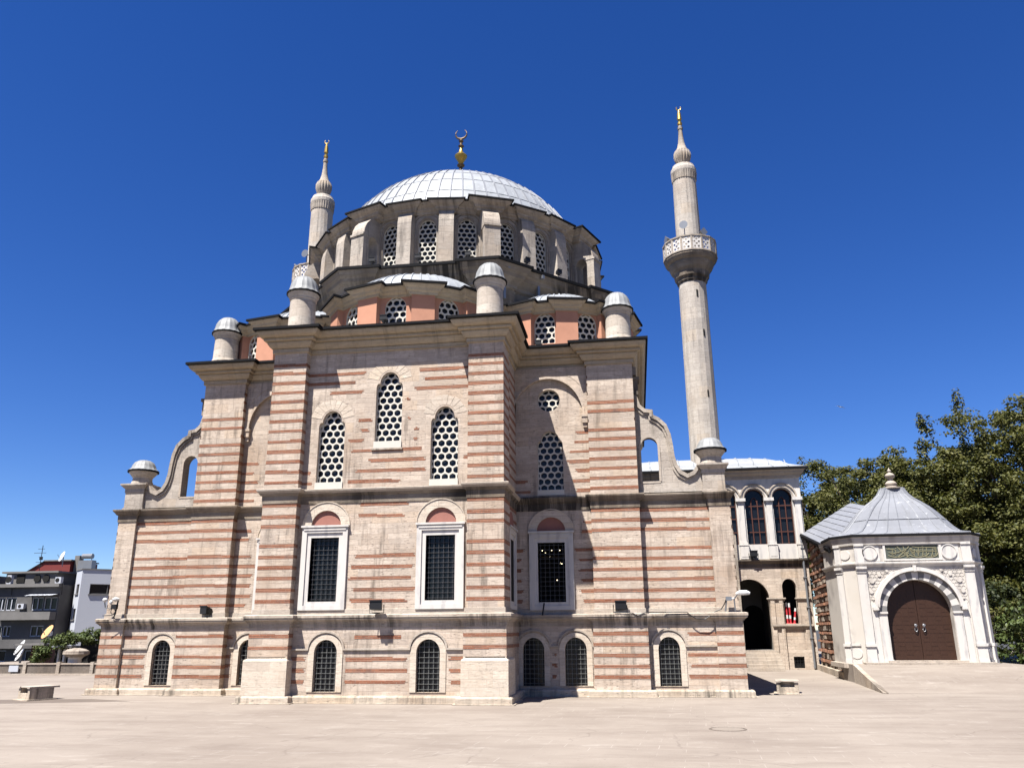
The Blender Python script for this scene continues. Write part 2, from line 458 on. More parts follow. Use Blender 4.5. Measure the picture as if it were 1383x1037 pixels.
def tag(o, label=None, cat=None, group=None, kind=None):
    for k, v in (('label', label), ('category', cat), ('group', group), ('kind', kind)):
        if v: o[k] = v
    return o
def empty(name, loc, label, cat, group=None):
    o = bpy.data.objects.new(name, None); C.objects.link(o); o.location = loc; WL[o] = Vector(loc)
    o.empty_display_size = .3
    return tag(o, label, cat, group)
def kids(o): return [c for c in bpy.data.objects if c.parent == o]
def dup(o, loc=None, label=None, parent=None, rz=None):
    c = o.copy(); C.objects.link(c)
    if parent is not None: c.parent = parent
    if loc is not None: c.location = loc; WL[c] = Vector(loc)
    if rz is not None: c.rotation_euler.z = rz
    if label: c['label'] = label
    for k in kids(o): dup(k, parent=c)
    return c
def arc(cx, cz, r, a0, a1, n=12, rz=None):
    rz = rz or r
    return [(cx+r*math.cos(R(a0+(a1-a0)*i/n)), cz+rz*math.sin(R(a0+(a1-a0)*i/n))) for i in range(n+1)]
def arch(cx, hw, z0, zs, rise=None, n=14):
    return [(cx-hw, z0), (cx+hw, z0)]+arc(cx, zs, hw, 0, 180, n, rise or hw)
def lobed(cx, hw, z0, zsh, top):
    k = hw*.30; h2 = hw-k
    lf = [(cx+hw, z0), (cx+hw, zsh)]
    rgt = [(cx+hw-k+ k*math.cos(R(-a)) * 1.0 - 0, zsh+k*1.1*math.sin(R(a))) for a in (20, 45, 70, 90)]
    rgt = [(cx+hw-k*(1-math.cos(R(a)))*.55, zsh+k*1.2*math.sin(R(a))) for a in (30, 60, 90)]
    x1 = rgt[-1][0]-cx
    top_arc = arc(cx, rgt[-1][1], x1-.06, 0, 180, 12, top-rgt[-1][1])
    lft = [(2*cx-x, z) for x, z in reversed(rgt)]
    return [(cx-hw, z0)]+lf+rgt+top_arc+lft+[(cx-hw, zsh)]
def circ(cx, cz, r, n=24): return arc(cx, cz, r, 0, 360*(n-1)/n, n-1)

def hexplate(mb, fr, x0, x1, z0, z1, o, pw=.305, rr=.112, th=.06, mi=0):
    """pierced plaster lattice of round holes"""
    ph = pw*.88
    j0 = 0; nz = int(math.ceil((z1-z0)/ph))+1
    nx = int(math.ceil((x1-x0)/pw))+1
    xm = (x0+x1)/2
    for j in range(-1, nz+1):
        for i in range(-nx//2-1, nx//2+2):
            cx = xm+(i+(.5 if j % 2 else 0))*pw; cz = z0+(j+.5)*ph
            if cx < x0-pw*.6 or cx > x1+pw*.6 or cz < z0-ph*.6 or cz > z1+ph*.7: continue
            out = []; inn = []; inb = []
            hx = []
            for k in range(6):
                a = R(30+60*k); hx.append((cx+pw/math.sqrt(3)*math.cos(a), cz+ph/1.5*math.sin(a)*1.0))
            for k in range(6):
                a, b = hx[k], hx[(k+1) % 6]
                out += [a, ((a[0]+b[0])/2, (a[1]+b[1])/2)]
            for k in range(12):
                a = R(30+30*k); q_ = rr*(1.0 if k % 2 else 1.06); inn.append((cx+q_*math.cos(a), cz+q_*.94*math.sin(a)))
            vs = [fr(p[0], p[1], o) for p in out+inn]+[fr(p[0], p[1], o-th) for p in inn]
            fs = []
            for k in range(12):
                k2 = (k+1) % 12
                fs += [(k, k2, 12+k2, 12+k), (12+k, 12+k2, 24+k2, 24+k)]
            mb.add(vs, fs, mi)
def grille(mb, fr, x0, x1, z0, z1, o, nx, nz, t=.022, mi=0, knots=True):
    for i in range(nx):
        x = x0+(x1-x0)*(i+.5)/nx
        mb.rbox(fr, x-t/2, x+t/2, o-t, o, z0, z1, mi)
    for j in range(nz):
        z = z0+(z1-z0)*(j+.5)/nz
        mb.rbox(fr, x0, x1, o-t+.004, o+.006, z-t/2, z+t/2, mi)
        if knots:
            for i in range(nx):
                x = x0+(x1-x0)*(i+.5)/nx
                mb.rbox(fr, x-t*1.05, x+t*1.05, o-t-.01, o+.02, z-t*1.05, z+t*1.05, mi)
def bbox(l):
    xs = [p[0] for p in l]; zs = [p[1] for p in l]; return min(xs), max(xs), min(zs), max(zs)

# ------------------------------------------------------------------ ground
g = MB(); g.quad((-3000, -3000, -.35), (3000, -3000, -.35), (3000, 3000, -.35), (-3000, 3000, -.35))
tag(g.build('ground', 'asphalt'), kind='structure')
g = MB()
nx, ny = 30, 30
pl = [(-64, -30), (70, -30), (70, 110), (-64, 110)]
g.quad(*[(x, y, 0) for x, y in pl])
g.add([(x, y, 0) for x, y in pl]+[(x, y, -.36) for x, y in pl], [(i, (i+1) % 4, 4+(i+1) % 4, 4+i) for i in range(4)])
tag(g.build('plaza', 'plaza'), kind='structure')
# ramp up to the gate with its kerbs
g = MB()
A, B, Cc, D = (10.1, 38.25, .004), (27.5, 38.25, .004), (18.75, 45.6, .86), (10.75, 45.6, .86)
n = 8
rows = [[tuple(A[k]+(B[k]-A[k])*i/n + ((D[k]+(Cc[k]-D[k])*i/n)-(A[k]+(B[k]-A[k])*i/n))*j/6 for k in range(3)) for i in range(n+1)] for j in range(7)]
for j in range(6):
    for i in range(n): g.quad(rows[j][i], rows[j][i+1], rows[j+1][i+1], rows[j+1][i])
g.quad(D, Cc, (18.75, 48, .86), (10.75, 48, .86))
g.quad(D, (10.75, 48, .86), (10.75, 48, 0), (10.75, 45.6, 0)); g.add([A, D, (10.75, 45.6, 0)], [(0, 1, 2)])
g.add([B, Cc, (18.75, 45.6, 0)], [(0, 1, 2)]); g.quad(Cc, (18.75, 48, .86), (18.75, 48, 0), (18.75, 45.6, 0))
tag(g.build('ramp', 'plaza'), kind='structure')
g = MB(); kk = 9
for i in range(kk):
    p, q = i/kk, (i+1)/kk-.004
    l = lambda f: (10.12+(10.78-10.12)*f, 38.1+7.4*f, .03+.86*f)
    a, b = l(p), l(q)
    vs = [(a[0]-.1, a[1], -.05), (a[0]+.12, a[1], -.05), (b[0]+.12, b[1], -.05), (b[0]-.1, b[1], -.05), (a[0]-.1, a[1], a[2]+.0), (a[0]+.12, a[1], a[2]+.0), (b[0]+.12, b[1], b[2]+.0), (b[0]-.1, b[1], b[2]+.0)]
    g.add(vs, [(0, 1, 5, 4), (1, 2, 6, 5), (2, 3, 7, 6), (3, 0, 4, 7), (4, 5, 6, 7)])
tag(g.build('ramp_kerb', 'soft'), kind='structure')

# ================================================================== MOSQUE
XC, YC = -10.13, 46.3
OFF = (XC, 0, 0)
mosque = empty('mosque', (XC, YC, 0), 'great domed stone mosque striped with thin red brick bands', 'mosque')
def B(mb, name, mats, parent=mosque, org=(0, 46.3, 0), **k): return mb.build(name, mats, parent, org, OFF, **k)

half_lo = [(3.6, 32.25), (3.6, 31.85), (5.09, 31.85), (5.09, 33.35), (4.97, 33.35), (4.97, 36.15), (8.35, 36.15), (8.35, 35.75), (10.45, 35.75), (10.45, 36.1), (13.42, 36.1), (13.42, 35.96), (14.33, 35.96), (14.33, 58)]
half_up = half_lo[:9]+[(10.45, 58)]
def full(h): return [(-x, y) for x, y in reversed(h)]+h
LO, UP = full(half_lo), full(half_up)
ZB = [.77, 1.19, 1.61, 2.05, 2.48]
ZM = [3.82, 4.24, 4.70, 5.13, 5.57, 6.0, 6.8, 7.2, 7.66]
ZU = [8.61, 9.06, 9.5, 9.93, 10.38, 10.83, 11.27, 11.7, 12.12, 12.55, 12.98, 13.4, 13.78]

def bands(mb, fr, s0, s1, zs, excl=(), jit=.3, h=.128, mi=1):
    for z in zs:
        iv = [(s0, s1)]
        for (a, b, za, zb) in excl:
            if not za < z < zb: continue
            nv = []
            for (p, q) in iv:
                if b <= p or a >= q: nv.append((p, q)); continue
                if a > p+.25: nv.append((p, a-rnd.random()*jit))
                if b < q-.25: nv.append((b+rnd.random()*jit, q))
            iv = nv
        for (p, q) in iv:
            if q-p < .2: continue
            # laid in lengths, each a hair off level
            x = p
            while x < q-.02:
                l = min(q-x, rnd.uniform(.8, 2.4)) if q-p > 1.2 else q-x
                if q-x-l < .4: l = q-x
                dz = rnd.uniform(-.014, .014); hh = h*rnd.uniform(.85, 1.08); zz = z+dz
                e0, e1 = x, x+l
                for k in (0, 1):
                    f0 = e0+(rnd.uniform(0, .12) if e0 == p and e0 > s0+.05 else 0); f1 = e1-(rnd.uniform(0, .12) if e1 > q-.03 and e1 < s1-.05 else 0)
                    mb.rbox(fr, f0, f1, -.03, .006+rnd.random()*.006, zz-hh/2+k*hh*.54, zz-hh/2+k*hh*.54+hh*.46, mi)
                mb.rbox(fr, e0, e1, -.03, .0035, zz-hh*.06, zz+hh*.06, mi+1)
                if rnd.random() < .75: mb.rbox(fr, e0, e1-.0*l, -.03, .003, zz+hh/2, zz+hh/2+rnd.uniform(.012, .03), mi+1)
                x += l

def wall(mb, fr, s0, s1, z0, z1, holes=(), depth=.32, zs=(), excl=(), jit=.3):
    if holes:
        loops = [[(s0, z0), (s1, z0), (s1, z1), (s0, z1)]]+[list(h) for h in holes]
        flat = [p for l in loops for p in l]
        tri = tessellate_polygon([[Vector((p[0], p[1], 0)) for p in l] for l in loops])
        mb.add([fr(p[0], p[1]) for p in flat], [tuple(t) for t in tri])
        for l in holes:
            n = len(l)
            mb.add([fr(p[0], p[1]) for p in l]+[fr(p[0], p[1], -depth) for p in l], [(i, (i+1) % n, n+(i+1) % n, n+i) for i in range(n)])
    else:
        mb.quad(fr(s0, z0), fr(s1, z0), fr(s1, z1), fr(s0, z1))
    bands(mb, fr, s0, s1, zs, excl, jit)

# ---- windows ------------------------------------------------------
def lattice_window(fr, loop, depth=.2, pane='glassblue', sill=None, pw=.325, rr=.138, rim=None, parent=mosque):
    x0, x1, z0, z1 = bbox(loop)
    f = MB()
    if rim: f.strip(fr, rim, .16, .03, -.02, closed=False)
    f.strip(fr, loop, .05, -depth+.05, -depth-.02, closed=True)
    if sill:
        f.rbox(fr, x0-.02, x1+.02, -depth, .05, z0-sill, z0+.02, 0)
        f.rbox(fr, x0-.1, x1+.08, -.05, .07, z0-sill-.07, z0-sill, 1)
    org = fr((x0+x1)/2, z0)
    wn = B(f, 'window', ['lattice', 'old'], parent, org)
    l = MB(); hexplate(l, fr, x0, x1, z0, z1, -depth, pw, rr)
    B(l, 'lattice', 'lattice', wn, org)
    p = MB(); p.quad(fr(x0-.2, z0-.2, -depth-.13), fr(x1+.2, z0-.2, -depth-.13), fr(x1+.2, z1+.2, -depth-.13), fr(x0-.2, z1+.2, -depth-.13))
    B(p, 'pane', pane, wn, org)
    return wn
def grille_window(fr, cx, hw, z0, z1, marble=False, depth=.28, parent=mosque, spring=None, nx=5, nz=9, pane_d=None, side=False):
    org = fr(cx, z0); f = MB()
    if marble:
        # stepped white marble frame and hood fillet
        o = [(cx-hw-.375, z0-.33), (cx+hw+.375, z0-.33), (cx+hw+.375, z1+.42), (cx-hw-.375, z1+.42)]
        f.poly(fr, o, .10, -.02, [[(cx-hw-.17, z0-.15), (cx+hw+.17, z0-.15), (cx+hw+.17, z1+.2), (cx-hw-.17, z1+.2)]], back=False)
        f.poly(fr, [(cx-hw-.17, z0-.15), (cx+hw+.17, z0-.15), (cx+hw+.17, z1+.2), (cx-hw-.17, z1+.2)], .045, -depth, [[(cx-hw, z0), (cx+hw, z0), (cx+hw, z1), (cx-hw, z1)]], back=False)
        f.rbox(fr, cx-hw-.42, cx+hw+.42, -.02, .16, z1+.42, z1+.50)
        f.rbox(fr, cx-hw-.30, cx+hw+.30, .02, .13, z1+.30, z1+.36)
        wn = B(f, 'window', 'marble' if not side else 'marble', parent, org)
    else:
        f.poly(fr, arch(cx, hw+.24, z0-.0, spring, (z1-spring)+.2), .035, -.03, [arch(cx, hw, z0+.001, spring, z1-spring)], back=False)
        wn = B(f, 'window', 'clean', parent, org)
    gb = MB(); grille(gb, fr, cx-hw, cx+hw, z0, z1, -.13, nx, nz)
    B(gb, 'grille', 'blackiron' if marble else 'iron', wn, org)
    pd = pane_d or depth-.04
    p = MB(); p.quad(fr(cx-hw-.1, z0-.1, -pd), fr(cx+hw+.1, z0-.1, -pd), fr(cx+hw+.1, z1+.1, -pd), fr(cx-hw-.1, z1+.1, -pd))
    B(p, 'pane', 'glass' if not pane_d else 'dark', wn, org)
    return wn

# ---- lower storey with arched grilles --------------------------------
BASE = offpath(LO, .09)
mb = MB()
base_w = {}
def segs(path): return [(path[i], path[i+1]) for i in range(len(path)-1)]
def frontal(a, b): return abs(a[1]-b[1]) < 1e-6 and b[0] > a[0]
bw_spec = {'bay': [(-2.1, .47), (2.05, .47)], 'fl': [(5.68, .46), (7.48, .46)], 'wing': [(11.37, .44)]}
for a, b in segs(BASE):
    fr = Fr(a, b, a[0] if frontal(a, b) else 0.); L = fr.L
    if frontal(a, b):
        x0, x1 = a[0], b[0]; mid = (x0+x1)/2; holes = []; excl = []
        sp = None
        if abs(mid) < 1 and L > 5: sp = bw_spec['bay']
        elif 6 < abs(mid) < 7.2: sp = bw_spec['fl']
        elif 11 < abs(mid) < 13: sp = bw_spec['wing']
        zs = ZB
        if sp:
            sgn = 1 if mid > -1 else -1
            ws = sorted((c*sgn+(.28 if sgn < 0 and len(sp) == 2 and abs(mid) > 5 else 0), h) for c, h in sp)
            hp = [(x0, 1.98)]
            for c, h in ws:
                zb = .40; zt = 2.34; zsp = 1.85
                holes.append(arch(c, h, zb, zsp, zt-zsp))
                excl.append((c-h-.3, c+h+.3, .3, 2.62))
                base_w[(round(c, 2))] = (fr, c, h, zb, zt, zsp)
                hp += [(c-h-.30, 1.98)]+[(c-p, q) for p, q in [(t[0]-c, t[1]) for t in arc(c, 1.98, h+.27, 0, 180, 12, .66)]]+[(c+h+.30, 1.98)]
            hp.append((x1, 1.98))
            zs = [.77, 1.19, 1.61, 2.45]
            excl += [(x0, x1, 2.3, 2.6)] if abs(mid) < 1 else []
            if abs(mid) < 1: bands(mb, fr, -.95, .95, [2.42], [])
            hood = MB(); hood.strip(fr, hp, .07, .075, -.01); B(hood, 'hood_moulding', 'ledge')
        elif 3.4 < abs(mid) < 5: zs = [2.05, 2.48]
        wall(mb, fr, x0, x1, .27, 2.95, holes, .34, zs, excl, .05)
    else:
        lim = min(L, 10.)
        wall(mb, fr, 0, L, .27, 2.95, (), .3, [2.05, 2.48] if 3 < abs(a[0]) < 5.3 else ZB)
B(mb, 'lower_wall', ['stone', 'brick', 'joint'])
for fr, c, h, zb, zt, zsp in base_w.values(): grille_window(fr, c, h, zb, zt, spring=zsp, nx=5, nz=10)
# plinth, and the plain blocks under the bay pilasters
mb = MB(); mb.sweep(offpath(LO, .09), [(-.1, -.05), (.24, -.05), (.24, .22), (.2, .275), (-.1, .28)])
mb.sweep(offpath(LO, .09), [(.1, -.05), (.34, -.05), (.34, .035), (.1, .036)])
B(mb, 'plinth', 'base')
for sg in (-1, 1):
    mb = MB()
    pth = [(3.45, 32.3), (3.45, 31.62), (5.27, 31.62), (5.27, 33.4), (5.0, 33.4)]
    if sg < 0: pth = [(-x, y) for x, y in reversed(pth)]
    mb.sweep(pth, [(0, .2), (0, 1.56), (-.02, 1.6), (-.14, 1.66), (-.14, 1.7), (-.3, 1.7)])
    B(mb, 'pilaster_base', 'clean')
# ---- base cornice
mb = MB()
mb.sweep(LO, [(.085, 2.8), (.10, 2.82), (.11, 2.97), (.16, 2.98), (.17, 3.02), (.28, 3.10), (.29, 3.14), (.27, 3.145), (.27, 3.165), (.31, 3.17), (.31, 3.265)], caps=False)
mb.sweep(LO, [(.31, 3.265), (.25, 3.30), (.05, 3.305), (.05, 3.50), (-.05, 3.52)], mi=1, caps=False)
B(mb, 'base_cornice', ['soft', 'ledge'])
# ---- middle storey
mb = MB(); ring = MB(); lun = MB()
mid_w = []
for a, b in segs(LO):
    fr = Fr(a, b, a[0] if frontal(a, b) else 0.); L = fr.L
    if frontal(a, b):
        x0, x1 = a[0], b[0]; mid = (x0+x1)/2; holes = []; excl = []; zs = ZM; cs = []
        if abs(mid) < 1 and L > 5: cs = [-2.42, 2.44]
        elif 6 < abs(mid) < 7.2: cs = [6.52 if mid > 0 else -6.24]
        for c in cs:
            holes.append([(c-.6, 3.80), (c+.6, 3.80), (c+.6, 6.34), (c-.6, 6.34)])
            holes.append(arch(c, .64, 6.78, 6.84, .62))
            excl.append((c-.98, c+.98, 3.4, 6.5)); excl.append((c-1.18, c+1.18, 6.5, 7.85))
            mid_w.append((fr, c))
        if cs: excl += [(x0, x1, 6.3, 6.9)] if abs(mid) < 1 else [(x0+.0, x1, 7.5, 7.8)]
        if cs and abs(mid) < 1: excl += [(x0, -1.2, 7.0, 7.8), (1.2, x1, 7.0, 7.8), (x0, -1.5, 5.7, 6.1), (1.5, x1, 5.7, 6.1), (-1.4, 1.4, 5.7, 6.1)]
        if 13 < abs(mid): zs = []
        wall(mb, fr, x0, x1, 3.5, 7.8, holes, .3, zs, excl, .35)
    else: wall(mb, fr, 0, L, 3.5, 7.8, (), .3, ZM)
B(mb, 'middle_wall', ['stone', 'brick', 'joint'])
for fr, c in mid_w:
    fl = abs(c) > 5
    grille_window(fr, c, .6, 3.80, 6.34, True, nx=6, nz=13, pane_d=2.2 if (fl and c > 0) else None)
    ring = MB(); ri = arc(c, 6.84, .64, 0, 180, 14, .62); ro = arc(c, 6.84, 1.0, 180, 0, 14, .95)
    ring.poly(fr, ri+[(c-.64, 6.80), (c-1.0, 6.80)]+ro+[(c+1.0, 6.80), (c+.64, 6.80)], .022, -.02, back=False)
    ring.poly(fr, ro[::-1]+[(c-1.0, 6.8), (c-1.035, 6.8)]+arc(c, 6.84, 1.035, 180, 0, 14, .985)+[(c+1.035, 6.8), (c+1.0, 6.8)], .05, -.02, back=False)
    rg = B(ring, 'relieving_arch', 'clean')
    lun = MB(); lun.quad(fr(c-.7, 6.7, -.07), fr(c+.7, 6.7, -.07), fr(c+.7, 7.6, -.07), fr(c-.7, 7.6, -.07))
    B(lun, 'lunette', 'lunette', rg)
# side windows of the bay
for sg in (-1, 1):
    fr = Fr((4.97, 33.35), (4.97, 36.15), 0.) if sg > 0 else Fr((-4.97, 36.15), (-4.97, 33.35), 0.)
    grille_window(fr, 1.2, .6, 3.80, 6.34, True, depth=.02, pane_d=-.012, nx=5, nz=12)
    lun = MB(); lun.poly(fr, arch(1.2, .64, 6.86, 6.9, .62), .015, -.02)
    B(lun, 'lunette', 'lunette')
# ---- string cornice
i0 = LO.index((-4.97, 36.15)); i1 = LO.index((4.97, 36.15))
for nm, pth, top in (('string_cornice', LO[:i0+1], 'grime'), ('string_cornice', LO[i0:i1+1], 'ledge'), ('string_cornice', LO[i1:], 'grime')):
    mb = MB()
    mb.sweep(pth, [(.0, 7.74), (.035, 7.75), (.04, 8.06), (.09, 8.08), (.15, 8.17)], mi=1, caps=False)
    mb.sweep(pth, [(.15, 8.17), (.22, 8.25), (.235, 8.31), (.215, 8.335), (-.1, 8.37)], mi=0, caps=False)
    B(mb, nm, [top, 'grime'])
# ---- upper storey
mb = MB(); up_w = []; vous = MB()
for a, b in segs(UP):
    fr = Fr(a, b, a[0] if frontal(a, b) else 0.); L = fr.L
    if frontal(a, b):
        x0, x1 = a[0], b[0]; mid = (x0+x1)/2; holes = []; excl = []; zs = ZU
        if abs(mid) < 1 and L > 5:
            for c, z0, z1 in ((-2.42, 8.62, 11.75), (.07, 10.29, 13.38), (2.52, 8.60, 11.73)):
                h = lobed(c, .585, z0, z1-.72, z1); holes.append(h); up_w.append((fr, h, .28))
                excl += [(c-.68, c+.68, z0-.35, z1-.6), (c-1.05, c+1.05, z1-1.0, z1+.62)]
            excl += [(-1.7, -1.0, 9.4, 9.7), (1., 1.8, 8.4, 8.7), (-3.6, -2.9, 9.3, 12.7), (x0, 3.6, 13.7, 13.9), (-2.0, -.9, 12.0, 12.3), (1.0, 3.6, 11.6, 11.9), (1.1, 2.9, 12.0, 12.2)]
        elif 6 < abs(mid) < 7.2:
            c = 6.56*(1 if mid > 0 else -1)
            h = lobed(c, .585, 8.66, 10.72, 11.40); holes.append(h); up_w.append((fr, h, .22))
            h = circ(c-.03, 12.87, .53); holes.append(h); up_w.append((fr, h, 0))
            excl += [(c-.68, c+.68, 8.4, 10.8), (c-1.6, c+1.0, 10.8, 11.6), (x0, x1, 11.5, 14)]
            if c > 0: excl += [(x0, c-.6, 9.2, 11)]
        elif 8.3 < abs(mid) < 10.4: excl = [(x0, x1, 11.5, 12.0), (x0, x1, 12.8, 14)]
        elif 3.5 < abs(mid) < 5.1 and mid < 0: excl = []
        wall(mb, fr, x0, x1, 8.35, 14.45, holes, .3, zs, excl, .5)
    else: wall(mb, fr, 0, L, 8.35, 14.45, (), .3, ZU if L < 10 else ZU[:9])
B(mb, 'upper_wall', ['stone', 'brick', 'joint'])
for fr, h, sill in up_w:
    lattice_window(fr, h, .2, sill=sill or None)
# fan voussoirs over the lattice windows, blind arches on the flanks with their imposts
for c, z1 in ((-2.42, 11.75), (.07, 13.38), (2.52, 11.73)):
    fr = FX(32.25); mb = MB()
    n = 9
    for i in range(n):
        a0, a1 = 14+152*i/n+.7, 14+152*(i+1)/n-.7
        ro = .95+.08*rnd.random(); zc = z1-.5
        mb.poly(fr, [(c+.50*math.cos(R(a0)), zc+.57*math.sin(R(a0))), (c+ro*math.cos(R(a0)), zc+ro*math.sin(R(a0))), (c+ro*math.cos(R(a1)), zc+ro*math.sin(R(a1))), (c+.50*math.cos(R(a1)), zc+.57*math.sin(R(a1)))], .006+.006*rnd.random(), -.02, back=False)
    B(mb, 'voussoirs', 'clean')
for sg in (-1, 1):
    fr = FX(36.15); c = 6.5*sg
    xa, xb = (4.97, 8.35) if sg > 0 else (-8.35, -4.97)
    mb = MB()
    a_ = arc(c, 12.1, 1.62, 180, 0, 20, 1.78)
    mb.poly(fr, [(xa+.001, 12.1)]+a_+[(xb-.001, 12.1), (xb-.001, 14.4), (xa+.001, 14.4)], .16, -.02, back=False)
    ar2 = arc(c, 12.1, 1.66, 180, 0, 20, 1.82)
    mb.strip(fr, ar2, .10, .20, .1)
    mb.strip(fr, arc(c, 12.1, 2.02, 158, 22, 20, 2.16), .03, .175, .1)
    x_ = 8.2*sg
    mb.rbox(fr, x_-.15, x_+.149, -.02, .22, 11.98, 12.1); mb.rbox(fr, x_-.12, x_+.12, -.02, .18, 11.7, 11.98); mb.rbox(fr, x_-.09, x_+.1, -.02, .11, 11.5, 11.7)
    B(mb, 'blind_arch', 'stone')
# ---- main cornice and roofs
mb = MB()
mb.sweep(UP, [(-.02, 14.34), (.07, 14.35), (.08, 14.37), (.08, 14.53), (.05, 14.535), (.05, 14.555), (.13, 14.56), (.20, 14.63), (.27, 14.74), (.28, 14.80), (.25, 14.805), (.25, 14.83), (.37, 14.84), (.40, 14.86), (.40, 14.95), (.37, 14.955), (.37, 14.975), (.52, 14.985), (.60, 15.05), (.66, 15.16), (.67, 15.2), (.64, 15.205), (.64, 15.25)], caps=False)
B(mb, 'main_cornice', 'cornice')
mb = MB(); mb.sweep(UP, [(.62, 15.245), (.76, 15.24), (.77, 15.25), (.77, 15.36), (.75, 15.37)], caps=False)
mb.sweep(UP, [(.75, 15.37), (.30, 15.48), (-.4, 15.53)], mi=1, caps=False)
mb.quad((-10.2, 36, 15.5), (10.2, 36, 15.5), (10.2, 58, 15.5), (-10.2, 58, 15.5), 1)
mb.quad((-4.8, 32, 15.505), (4.8, 32, 15.505), (4.8, 36.6, 15.505), (-4.8, 36.6, 15.505), 1)
mb.box(-14.2, 14.2, 57.8, 58, 0, 8.3, 0); mb.box(-10.3, 10.3, 57.81, 58.01, 8.3, 15.4, 0)
for sg in (-1, 1):
    mb.quad((10.3*sg, 36, 8.4), (14.2*sg, 36, 8.4), (14.2*sg, 58, 8.4), (10.3*sg, 58, 8.4), 1)
B(mb, 'roof', ['leadedge', 'lead'])

# ---- octagon below the drum
def octpath(ap, brk=0., hw=1.1):
    L = ap*math.tan(R(22.5)); p = []
    for k in range(8):
        f = R(-90+45*k); n = Vector((math.cos(f), math.sin(f))); t = Vector((-math.sin(f), math.cos(f)))
        for s_, a_ in ((-L+hw, ap+brk), (-L+hw, ap), (L-hw, ap), (L-hw, ap+brk), ((ap+brk)*math.tan(R(22.5)), ap+brk)):
            q = n*a_+t*s_; p.append((q.x, YC+q.y))
    return p
OC = octpath(9.15, .22)
mb = MB()
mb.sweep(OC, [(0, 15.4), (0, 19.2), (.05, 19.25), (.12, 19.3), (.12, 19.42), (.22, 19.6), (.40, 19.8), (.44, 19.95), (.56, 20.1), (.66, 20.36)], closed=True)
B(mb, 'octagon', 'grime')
mb = MB()
mb.sweep(OC, [(.60, 20.34), (.74, 20.35), (.74, 20.50), (.70, 20.52)], closed=True)
mb.sweep(OC, [(.70, 20.52), (.2, 20.6), (-1.5, 20.64)], closed=True, mi=1)
B(mb, 'octagon_ledge', ['leadedge', 'leadgrey'])
# ---- drum
RD = 8.25
def dv(k, r=RD): a = R(-90-7.5+15*k); return (r*math.cos(a), YC+r*math.sin(a))
mb = MB(); DW = []
for k in range(24):
    fr = Fr(dv(k), dv(k+1), 0.); c = fr.L/2
    h = arch(c, .50, 21.0, 23.25, .62); wall(mb, fr, 0, fr.L, 20.5, 24.4, [h], .25)
    DW.append((fr, h, c))
B(mb, 'drum', 'old')
fr, h, c = DW[0]
proto = lattice_window(fr, h, .14, 'glassblue', pw=.30, rr=.126)
f = MB(); f.poly(fr, arch(c, .78, 21.0, 23.25, .86), .06, -.02, [arch(c, .58, 21.02, 23.25, .68)], back=False)
f.poly(fr, arc(c, 23.25, .95, 0, 180, 14, 1.0)+arc(c, 23.25, .80, 180, 0, 14, .88), .10, -.02, back=False)
B(f, 'window_surround', 'old', proto)
def spin(o, ang):
    """copy of a part turned about the dome's axis"""
    d = dup(o, parent=mosque)
    d.rotation_euler.z = o.rotation_euler.z+ang
    v = Vector(o.location); v.rotate(Matrix.Rotation(ang, 3, 'Z')); d.location = v
    return d
for k in range(-8, 9):
    if k: spin(proto, R(15*k))
# radial buttresses: slim ones between windows, deep pierced ones at the octagon's corners
def pier(big):
    fr = Fr((0, YC), (0, YC-1), 0.); mb = MB()
    if big:
        lp = [(8.0, 20.55), (9.6, 20.55), (9.56, 22.9)]+[(8.35+1.19*math.cos(R(a)), 22.9+1.3*math.sin(R(a))) for a in (18, 36, 54, 72, 90)]+[(8.0, 24.2)]
        hl = arch(8.78, .36, 20.62, 22.55, .45, 10)
        mb.poly(fr, lp, .43, -.43, [hl])
        mb.rbox(fr, 7.9, 9.68, -.48, .48, 20.5, 20.72); mb.rbox(fr, 9.0, 9.63, -.46, .46, 22.86, 22.98)
    else:
        lp = [(8.0, 20.55), (8.84, 20.55), (8.76, 23.55), (8.68, 23.95), (8.5, 24.2), (8.0, 24.2)]
        mb.poly(fr, lp, .40, -.40)
        mb.rbox(fr, 7.9, 8.9, -.44, .44, 20.5, 20.7)
    return B(mb, 'buttress', 'pier')
M['pier'] = stone('pale_weathered_limestone', (.58, .51, .435), var=.3, stain=.75, stain_col=(.08, .07, .06), bw=.7, rh=.34, streak_lo=.5, patch=.5)
sm, bg_ = pier(False), pier(True)
first_s = first_b = True
for k in range(24):
    ang = R(-7.5+15*k); o = bg_ if (k % 3 == 2) else sm       # k=2 -> 22.5 deg
    if o is sm and first_s: o.rotation_euler.z = ang; first_s = False; continue
    if o is bg_ and first_b: o.rotation_euler.z = ang; first_b = False; continue
    d = dup(o, parent=mosque); d.rotation_euler.z = ang
# eaves
def drumpath(r, brk):
    p = []
    for k in range(24):
        a = -90-7.5+15*k
        if (k-1) % 3 == 1:
            for d_, rr_ in ((-4.2, r), (-4.2, r+brk), (4.2, r+brk), (4.2, r)): p.append((rr_*math.cos(R(a+d_)), YC+rr_*math.sin(R(a+d_))))
        else:
            for d_, rr_ in ((-3.0, r), (-3.0, r+.12), (3.0, r+.12), (3.0, r)): p.append((rr_*math.cos(R(a+d_)), YC+rr_*math.sin(R(a+d_))))
    return p
DP = drumpath(8.35, .45)
mb = MB(); mb.sweep(DP, [(-.2, 24.08), (.02, 24.1), (.06, 24.2), (.16, 24.26), (.2, 24.38), (.42, 24.5), (.5, 24.62)], closed=True)
B(mb, 'drum_cornice', 'old')
mb = MB(); mb.sweep(DP, [(.46, 24.6), (.56, 24.61), (.56, 24.70), (.52, 24.72)], closed=True)
mb.sweep(DP, [(.52, 24.72), (.2, 24.82), (-1.0, 25.0)], closed=True, mi=1)
B(mb, 'drum_flashing', ['leadedge', 'lead'])
